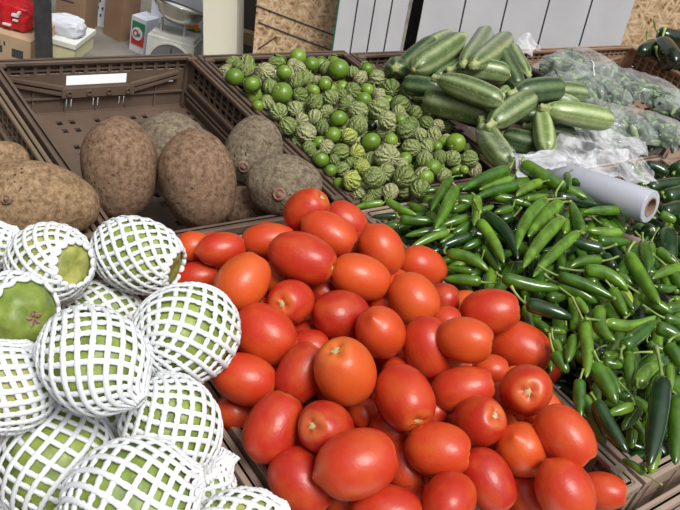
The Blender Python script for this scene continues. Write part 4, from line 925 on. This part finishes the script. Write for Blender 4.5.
mb = MB(); mb.box((-.14, 0, 0), (.5, .02, 1.9)); o = mb.build('brown_board', 'wall_brown'); o.matrix_world = basisF(atf(262, 60, 3.74) * np.array([1, 1, 0])); tag(o, 'dark brown panel seen in the gap right of the cream post', 'board')
p0 = atf(234, 33, 3.62); p1 = atf(262, 42, 3.62); mb = MB(); d_ = (p1 - p0); L_ = np.linalg.norm(d_)
mb.box((-.06, -.02, -.028), (L_ + .3, .02, .028)); o = mb.build('timber_rail', 'raw_wood'); o.matrix_world = basisF(p0, np.cross(d_, -FH), d_ / L_); tag(o, 'raw timber rail seen in the gap between cream post and strand board', 'timber')

def box_thing(name, label, cat, bl, wpx, hpx, D, dep, mat, floor=True, yaw=0):
    """box whose front lower-left corner shows at pixel bl"""
    p = atz(*bl, 0); t_ = np.linalg.norm(p - CP) / np.linalg.norm(ray(*bl)); W = wpx * t_ / F; Hh = hpx * t_ / F / .90
    z0 = 0 if floor else p[2]
    o = empty(name, (0, 0, 0), label, cat); M_ = basisF(p) @ Matrix.Rotation(yaw, 4, 'Z'); o.matrix_world = M_
    mb = MB(); g = .004; c = .006
    mb.box((0, 0, 0), (W, dep, Hh - c)); mb.build('carton_body', mat, o)
    for s in (0, 1):
        mb = MB(); mb.box((0, s * (dep / 2 + .001), Hh - c), (W, dep / 2 - .001 + s * (dep / 2 + .001), Hh)); mb.build('flap', mat, o)
    return o, W, Hh, p
def decal(o, parent_mat, x0, x1, z0, z1, y=-.002, mat='ink', n=1, name='print'):
    mb = MB(); mb.box((x0, y, z0), (x1, 0, z1)); return mb.build(name, mat, o)
bx, W_, H_, p_ = box_thing('cardboard_box', 'printed light cardboard box under the red bag at top left', 'box', (-18, 58), 50, 28, 3.7, .24, 'cardboard_light')
for i, (a0, a1, b0, b1) in enumerate([(.30, .42, .40, .62), (.62, .85, .35, .62), (.05, .2, .5, .55), (.05, .22, .65, .69), (.35, .38, .66, .78), (.45, .48, .66, .78)]): decal(bx, 0, W_ * a0, W_ * a1, H_ * b0, H_ * b1)
# red plastic bag of goods on the box
def lump(name, label, cat, P, half, mat, seed, M_=None, amp=.25, parts=()):
    off = Vector((seed * 4.4, 3, 8))
    def fn(a, th):
        z = -math.cos(th); s = math.sin(th); q = lambda v: math.copysign(abs(v) ** .6, v); p = Vector((q(math.cos(a)) * q(s), q(math.sin(a)) * q(s), q(z))); k = 1 + amp * (noise.ridged_multi_fractal(p * 1.2 + off, 1, 2, 3, 1, 2) - 1) * .5
        return (p.x * half[0] * k, p.y * half[1] * k, p.z * half[2] * k)
    vs, fs, uv = revolve(fn, 48, 32); o = mesh_obj(name, vs, fs, mat); o.matrix_world = basisF(P); tag(o, label, cat); return o
P = p_ + RH * .10 + FH * .12; P = np.array([P[0], P[1], H_ + .055]); rb = lump('red_packet', 'crumpled red plastic packet with pale print on the light cardboard box', 'packet', P, (.085, .07, .060), 'red_film', 1)
for dx, dz, wx, hz in ((.01, .018, .030, .010), (.015, -.002, .022, .007), (-.03, -.03, .035, .007), (.035, .03, .010, .012)):
    mb = MB(); mb.box((dx, -.078, dz), (dx + wx, -.060, dz + hz)); mb.build('print', 'white_print', rb)
bx, W_, H_, p_ = box_thing('cardboard_box', 'brown cardboard box with faint print against the back wall', 'box', (55, 28), 30, 50, 4.9, .18, 'cardboard')
decal(bx, 0, W_ * .15, W_ * .6, H_ * .55, H_ * .57); decal(bx, 0, W_ * .62, W_ * .80, H_ * .20, H_ * .26, mat='label_red')
bx, W_, H_, p_ = box_thing('cardboard_box', 'tall brown cardboard box standing left of the apple carton', 'box', (104, 34), 22, 50, 4.3, .12, 'cardboard', yaw=-.45)
bx, W_, H_, p_ = box_thing('cardboard_box', 'dark cardboard box behind the red packet at top left', 'box', (-12, 22), 31, 50, 5.2, .3, 'cardboard_dark')
bx, W_, H_, p_ = box_thing('white_sack', 'pale wrapped sack with blue print beside the dark boxes', 'sack', (94, 25), 10, 50, 5.0, .08, 'white_carton')
for i in range(5): mb = MB(); mb.box((W_ * (.1 + .15 * i), -.004, H_ * (.2 + .13 * (i % 3))), (W_ * (.25 + .15 * i), -.001, H_ * (.24 + .13 * (i % 3)))); mb.build('print', 'ink', bx)
bx, W_, H_, p_ = box_thing('foam_box', 'pale yellow foam box with white lid on the concrete', 'box', (46, 55), 29, 13, 3.9, .22, 'foam_yellow')
mb = MB(); mb.box((-.006, -.006, H_), (W_ + .006, .226, H_ + .022)); mb.build('lid', 'foam_white', bx)
P = np.array([*(p_ + RH * .045 + FH * .10)[:2], H_ + .022 + .035]); lump('plastic_bundle', 'pale plastic wrapped bundle lying on the yellow foam box', 'bag', P, (.085, .06, .042), 'white_carton', 5, amp=.3)
for i, (px_, D_) in enumerate(((18, 4.6), (22, 4.6), (28, 4.7), (48, 4.6), (53, 4.65))):
    p = atf(px_, 20, D_) * np.array([1, 1, 0]); mb = MB(); mb.box((0, 0, 0), (.012, .012, 1.6)); o = mb.build('metal_upright', 'enamel'); o.matrix_world = basisF(p)
    tag(o, ['thin pale metal upright above the red packet, leftmost of three', 'thin pale metal upright above the red packet, middle of three', 'thin pale metal upright just left of the dark post', 'thin pale metal upright just right of the dark post', 'thin pale metal upright left of the faint printed brown box'][i], 'upright', 'thin metal uprights at the back left')
# apple carton, white carrot carton
bx, W_, H_, p_ = box_thing('printed_carton', 'white carton with a green and red round fruit emblem left of the scale', 'box', (129, 49), 18, 32, 4.05, .10, 'white_carton', yaw=-.35)
mb = MB(); mb.box((W_ * .1, -.003, H_ * .22), (W_ * .95, 0, H_ * .55)); mb.build('red_panel', 'label_red', bx)
mb = MB(); mb.box((W_ * .1, -.003, H_ * .55), (W_ * .95, 0, H_ * .88)); mb.build('green_panel', 'label_green', bx)
mb = MB(); Mq = Matrix.Translation((W_ * .5, -.0035, H_ * .55)) @ Matrix.Rotation(math.pi / 2, 4, 'X'); mb.lathe([(0, .003), (W_ * .36, .003), (W_ * .36, 0)], 32, Mq); mb.build('white_disc', 'white_carton', bx)
mb = MB(); Mq = Matrix.Translation((W_ * .42, -.0070, H_ * .56)) @ Matrix.Rotation(math.pi / 2, 4, 'X'); mb.lathe([(W_ * .12, .001), (W_ * .2, .001), (W_ * .2, 0), (W_ * .12, 0)], 24, Mq, True); mb.build('red_emblem', 'label_red', bx)
mb = MB(); mb.box((W_ * .5, -.0085, H_ * .5), (W_ * .72, -.006, H_ * .58)); mb.build('green_emblem', 'label_green', bx)
bx, W_, H_, p_ = box_thing('printed_carton', 'white carton with an orange carrot print behind the scale', 'box', (147, 49), 55, 62, 4.5, .3, 'white_carton')
D4 = float((p_ @ FH)) - .01
def D2(px, py): D = D4; q = bx.matrix_world.inverted() @ Vector(atf(px, py, D)); return q.x, q.z
for k_, (cs, mt) in enumerate(([[(182, 27), (196, 21), (199, 30), (184, 30)], 'label_orange'], [[(182, 30), (200, 29), (200, 33), (182, 33)], 'label_green'], [[(189, 24), (194, 22), (200, 31), (196, 32)], 'label_orange'])):
    pts = [D2(*c) for c in cs]; yy = -.002 - .001 * k_; mb = MB(); mb.add([(x, yy, z) for x, z in pts] + [(x, 0, z) for x, z in pts], [(3, 2, 1, 0), (0, 1, 5, 4), (1, 2, 6, 5), (2, 3, 7, 6), (3, 0, 4, 7)]); mb.build('carrot_print', mt, bx)

# the dial scale
DS = 3.55; k_s = DS / (ray(170, 30) @ FH) / F
sc = empty('dial_scale', (0, 0, 0), 'old enamelled dial scale with a steel bowl behind the first crate', 'scale'); base = atf(169, 62, DS); sc.matrix_world = basisF(base * np.array([1, 1, 0]))
zz = lambda py: (atf(169, py + 2, DS)[2])
mb = MB(); mb.box((-25 * k_s, 0, 0), (24 * k_s, .13, zz(38))); mb.box((-22 * k_s, .01, zz(38)), (22 * k_s, .12, zz(34))); mb.build('housing', 'enamel', sc)
Mq = Matrix.Translation((2 * k_s, -.001, zz(62))) @ Matrix.Rotation(math.pi / 2, 4, 'X')
mb = MB(); mb.lathe([(0, .012), (22 * k_s, .012), (22 * k_s, 0)], 48, Mq); mb.build('dial', 'dial_glass', sc)
mb = MB(); mb.lathe([(22 * k_s, .0), (22 * k_s, .016), (23.5 * k_s, .016), (23.5 * k_s, 0)], 48, Mq, True); mb.build('dial_rim', 'enamel', sc)
mb = MB(); mb.box((1.2 * k_s, -.017, zz(62)), (2.4 * k_s, -.0135, zz(44))); mb.build('pointer', 'ink', sc)
for sx in (-16, 8):
    mb = MB(); mb.box((sx * k_s, .04, zz(35)), ((sx + 2) * k_s, .06, zz(22))); mb.build('bowl_support', 'enamel', sc)
prof = [(0, zz(24)), (10 * k_s, zz(23.5)), (20 * k_s, zz(18)), (27 * k_s, zz(8)), (28.5 * k_s, zz(6.5)), (28 * k_s, zz(6)), (26 * k_s, zz(8.5)), (19 * k_s, zz(17)), (9 * k_s, zz(22)), (0, zz(22.6))]
mb = MB(); mb.lathe(prof, 48, Matrix.Translation((0, .06, 0)) @ Matrix.Translation((0, 0, zz(14))) @ Matrix.Rotation(.10, 4, 'Y') @ Matrix.Rotation(-.30, 4, 'X') @ Matrix.Translation((0, 0, -zz(14)))); mb.build('steel_bowl', 'bowl_steel', sc, smooth=True)

# ------------------------------------------------------------------ labels
ORD = 'first second third fourth fifth sixth seventh eighth ninth tenth eleventh twelfth thirteenth fourteenth fifteenth sixteenth seventeenth eighteenth nineteenth twentieth'.split()
def centre(it): return (sum(p[0] for p in it['px']) / len(it['px']), sum(p[1] for p in it['px']) / len(it['px']))
def way(A, B):
    dx, dy = B[0] - A[0], B[1] - A[1]; a = math.degrees(math.atan2(dy, dx)) % 360
    return ['right', 'lower right', 'bottom', 'lower left', 'left', 'upper left', 'top', 'upper right'][int((a + 22.5) // 45) % 8]
def rows(items, nrow, phrase, buried, group, cat):
    top = sorted([i for i in items if i['src']], key=lambda i: centre(i)[1]); per = math.ceil(len(top) / nrow)
    for r in range(nrow):
        row = sorted(top[r * per:(r + 1) * per], key=lambda i: centre(i)[0]); n = len(row)
        for c, it in enumerate(row):
            pos = f'{ORD[c]} from left' if c < (n + 1) // 2 else f'{ORD[n - 1 - c]} from right'
            rw = f'{ORD[r]} row from back' if nrow > 1 else 'the pile'
            tag(it['o'], f"{phrase(it)}, {pos} in {rw}", cat, group)
    for it in items:
        if not it['src']: tag(it['o'], buried, cat, group)
K = lambda k: [i for i in ITEMS if i['kind'] == k]
cw = {'b': 'bright green', 'm': 'mid green', 'd': 'dark green', 'y': 'yellowish green', 'k': 'blackish green'}
rows(K('pepper'), 10, lambda i: f"{cw[i['look']]} serrano pepper, tip toward {way(i['A'], i['B'])}", 'serrano pepper mostly buried under the top layer of the pile', 'serrano peppers in the heap', 'pepper')
rows(K('tomatillo'), 9, lambda i: {'h': 'tomatillo in its papery husk', 'b': 'bare glossy green tomatillo', 's': 'tomatillo bursting from split husk', 'y': 'tomatillo in yellowish husk', 'p': 'dark purple husked tomatillo'}[i['look']], 'tomatillo mostly hidden beneath the top layer of tomatillos', 'tomatillos in the crate', 'tomatillo')
rows(K('tomato'), 7, lambda i: ('partly hidden red plum tomato' if i['layer'] < 0 else 'red plum tomato, stem end facing viewer' if i['tilt'] > 40 else 'red plum tomato, stem end toward ' + way((0, 0), (math.cos(math.radians(i['ang'])), math.sin(math.radians(i['ang']))))), 'plum tomato buried beneath the top layer of tomatoes', 'plum tomatoes in the crate', 'tomato')
rows(K('zucchini'), 4, lambda i: {'n': 'striped green', 'd': 'dark green', 'p': 'pale green'}[i['look']] + f" zucchini, blossom end toward {way(i['A'], i['B'])}", '', 'zucchini in the heap', 'zucchini')
rows(K('jalapeno'), 3, lambda i: ('fat ' if i['w'] > 8 else 'slim ') + cw[i['look']] + ' jalapeno at the right edge', '', 'jalapenos at the right', 'pepper')
rows(K('poblano'), 1, lambda i: f"blackish green poblano, top right, tip toward {way(i['A'], i['B'])}", '', 'poblanos at the top right', 'pepper')
GL = ['guava in white net whose round opening faces right, left below the tan mamey', 'guava in white net with dark green end showing, nearest the mamey crate rim', 'netted guava cut off by the left edge beside the tan mamey', 'green guava mostly bare, its white net pulled back, at the left edge',
 'small netted guava half hidden behind the biggest central net', 'large pale guava in white net at the middle of the guava pile', 'netted guava nearest the tomatoes, its net gathered at the left', 'netted guava cut off by the left edge below the bare guava',
 'netted guava at lower left with its net tuft pointing up', 'netted guava below the one nearest the tomatoes, against the crate rim', 'large netted guava at the bottom edge, in front of all others', 'netted guava at the bottom edge beside the taupe crate rim',
 'netted guava buried in the middle of the guava pile', 'netted guava in the bottom left corner, barely in view', 'netted guava low between the bottom two, only its white tuft showing']
for l, it in zip(GL, K('guava')): tag(it['o'], l, 'fruit', 'guavas in white foam nets')
ML = ['large pitted brown mamey standing at the left of the dark crate', 'large reddish brown mamey right of the pitted one', 'grey brown mamey behind and between the two large ones', 'smaller grey mamey with a round stem scar by the tomatillo crate', 'greyish mamey with round stem scar just above the tomatoes',
 'brown mamey low between others, behind the tomatoes', 'big tan mamey with a pale stem stub at the left edge', 'tan mamey cut off by the left edge above the big tan one']
for l, it in zip(ML, K('mamey')): tag(it['o'], l, 'fruit', 'mamey fruit')
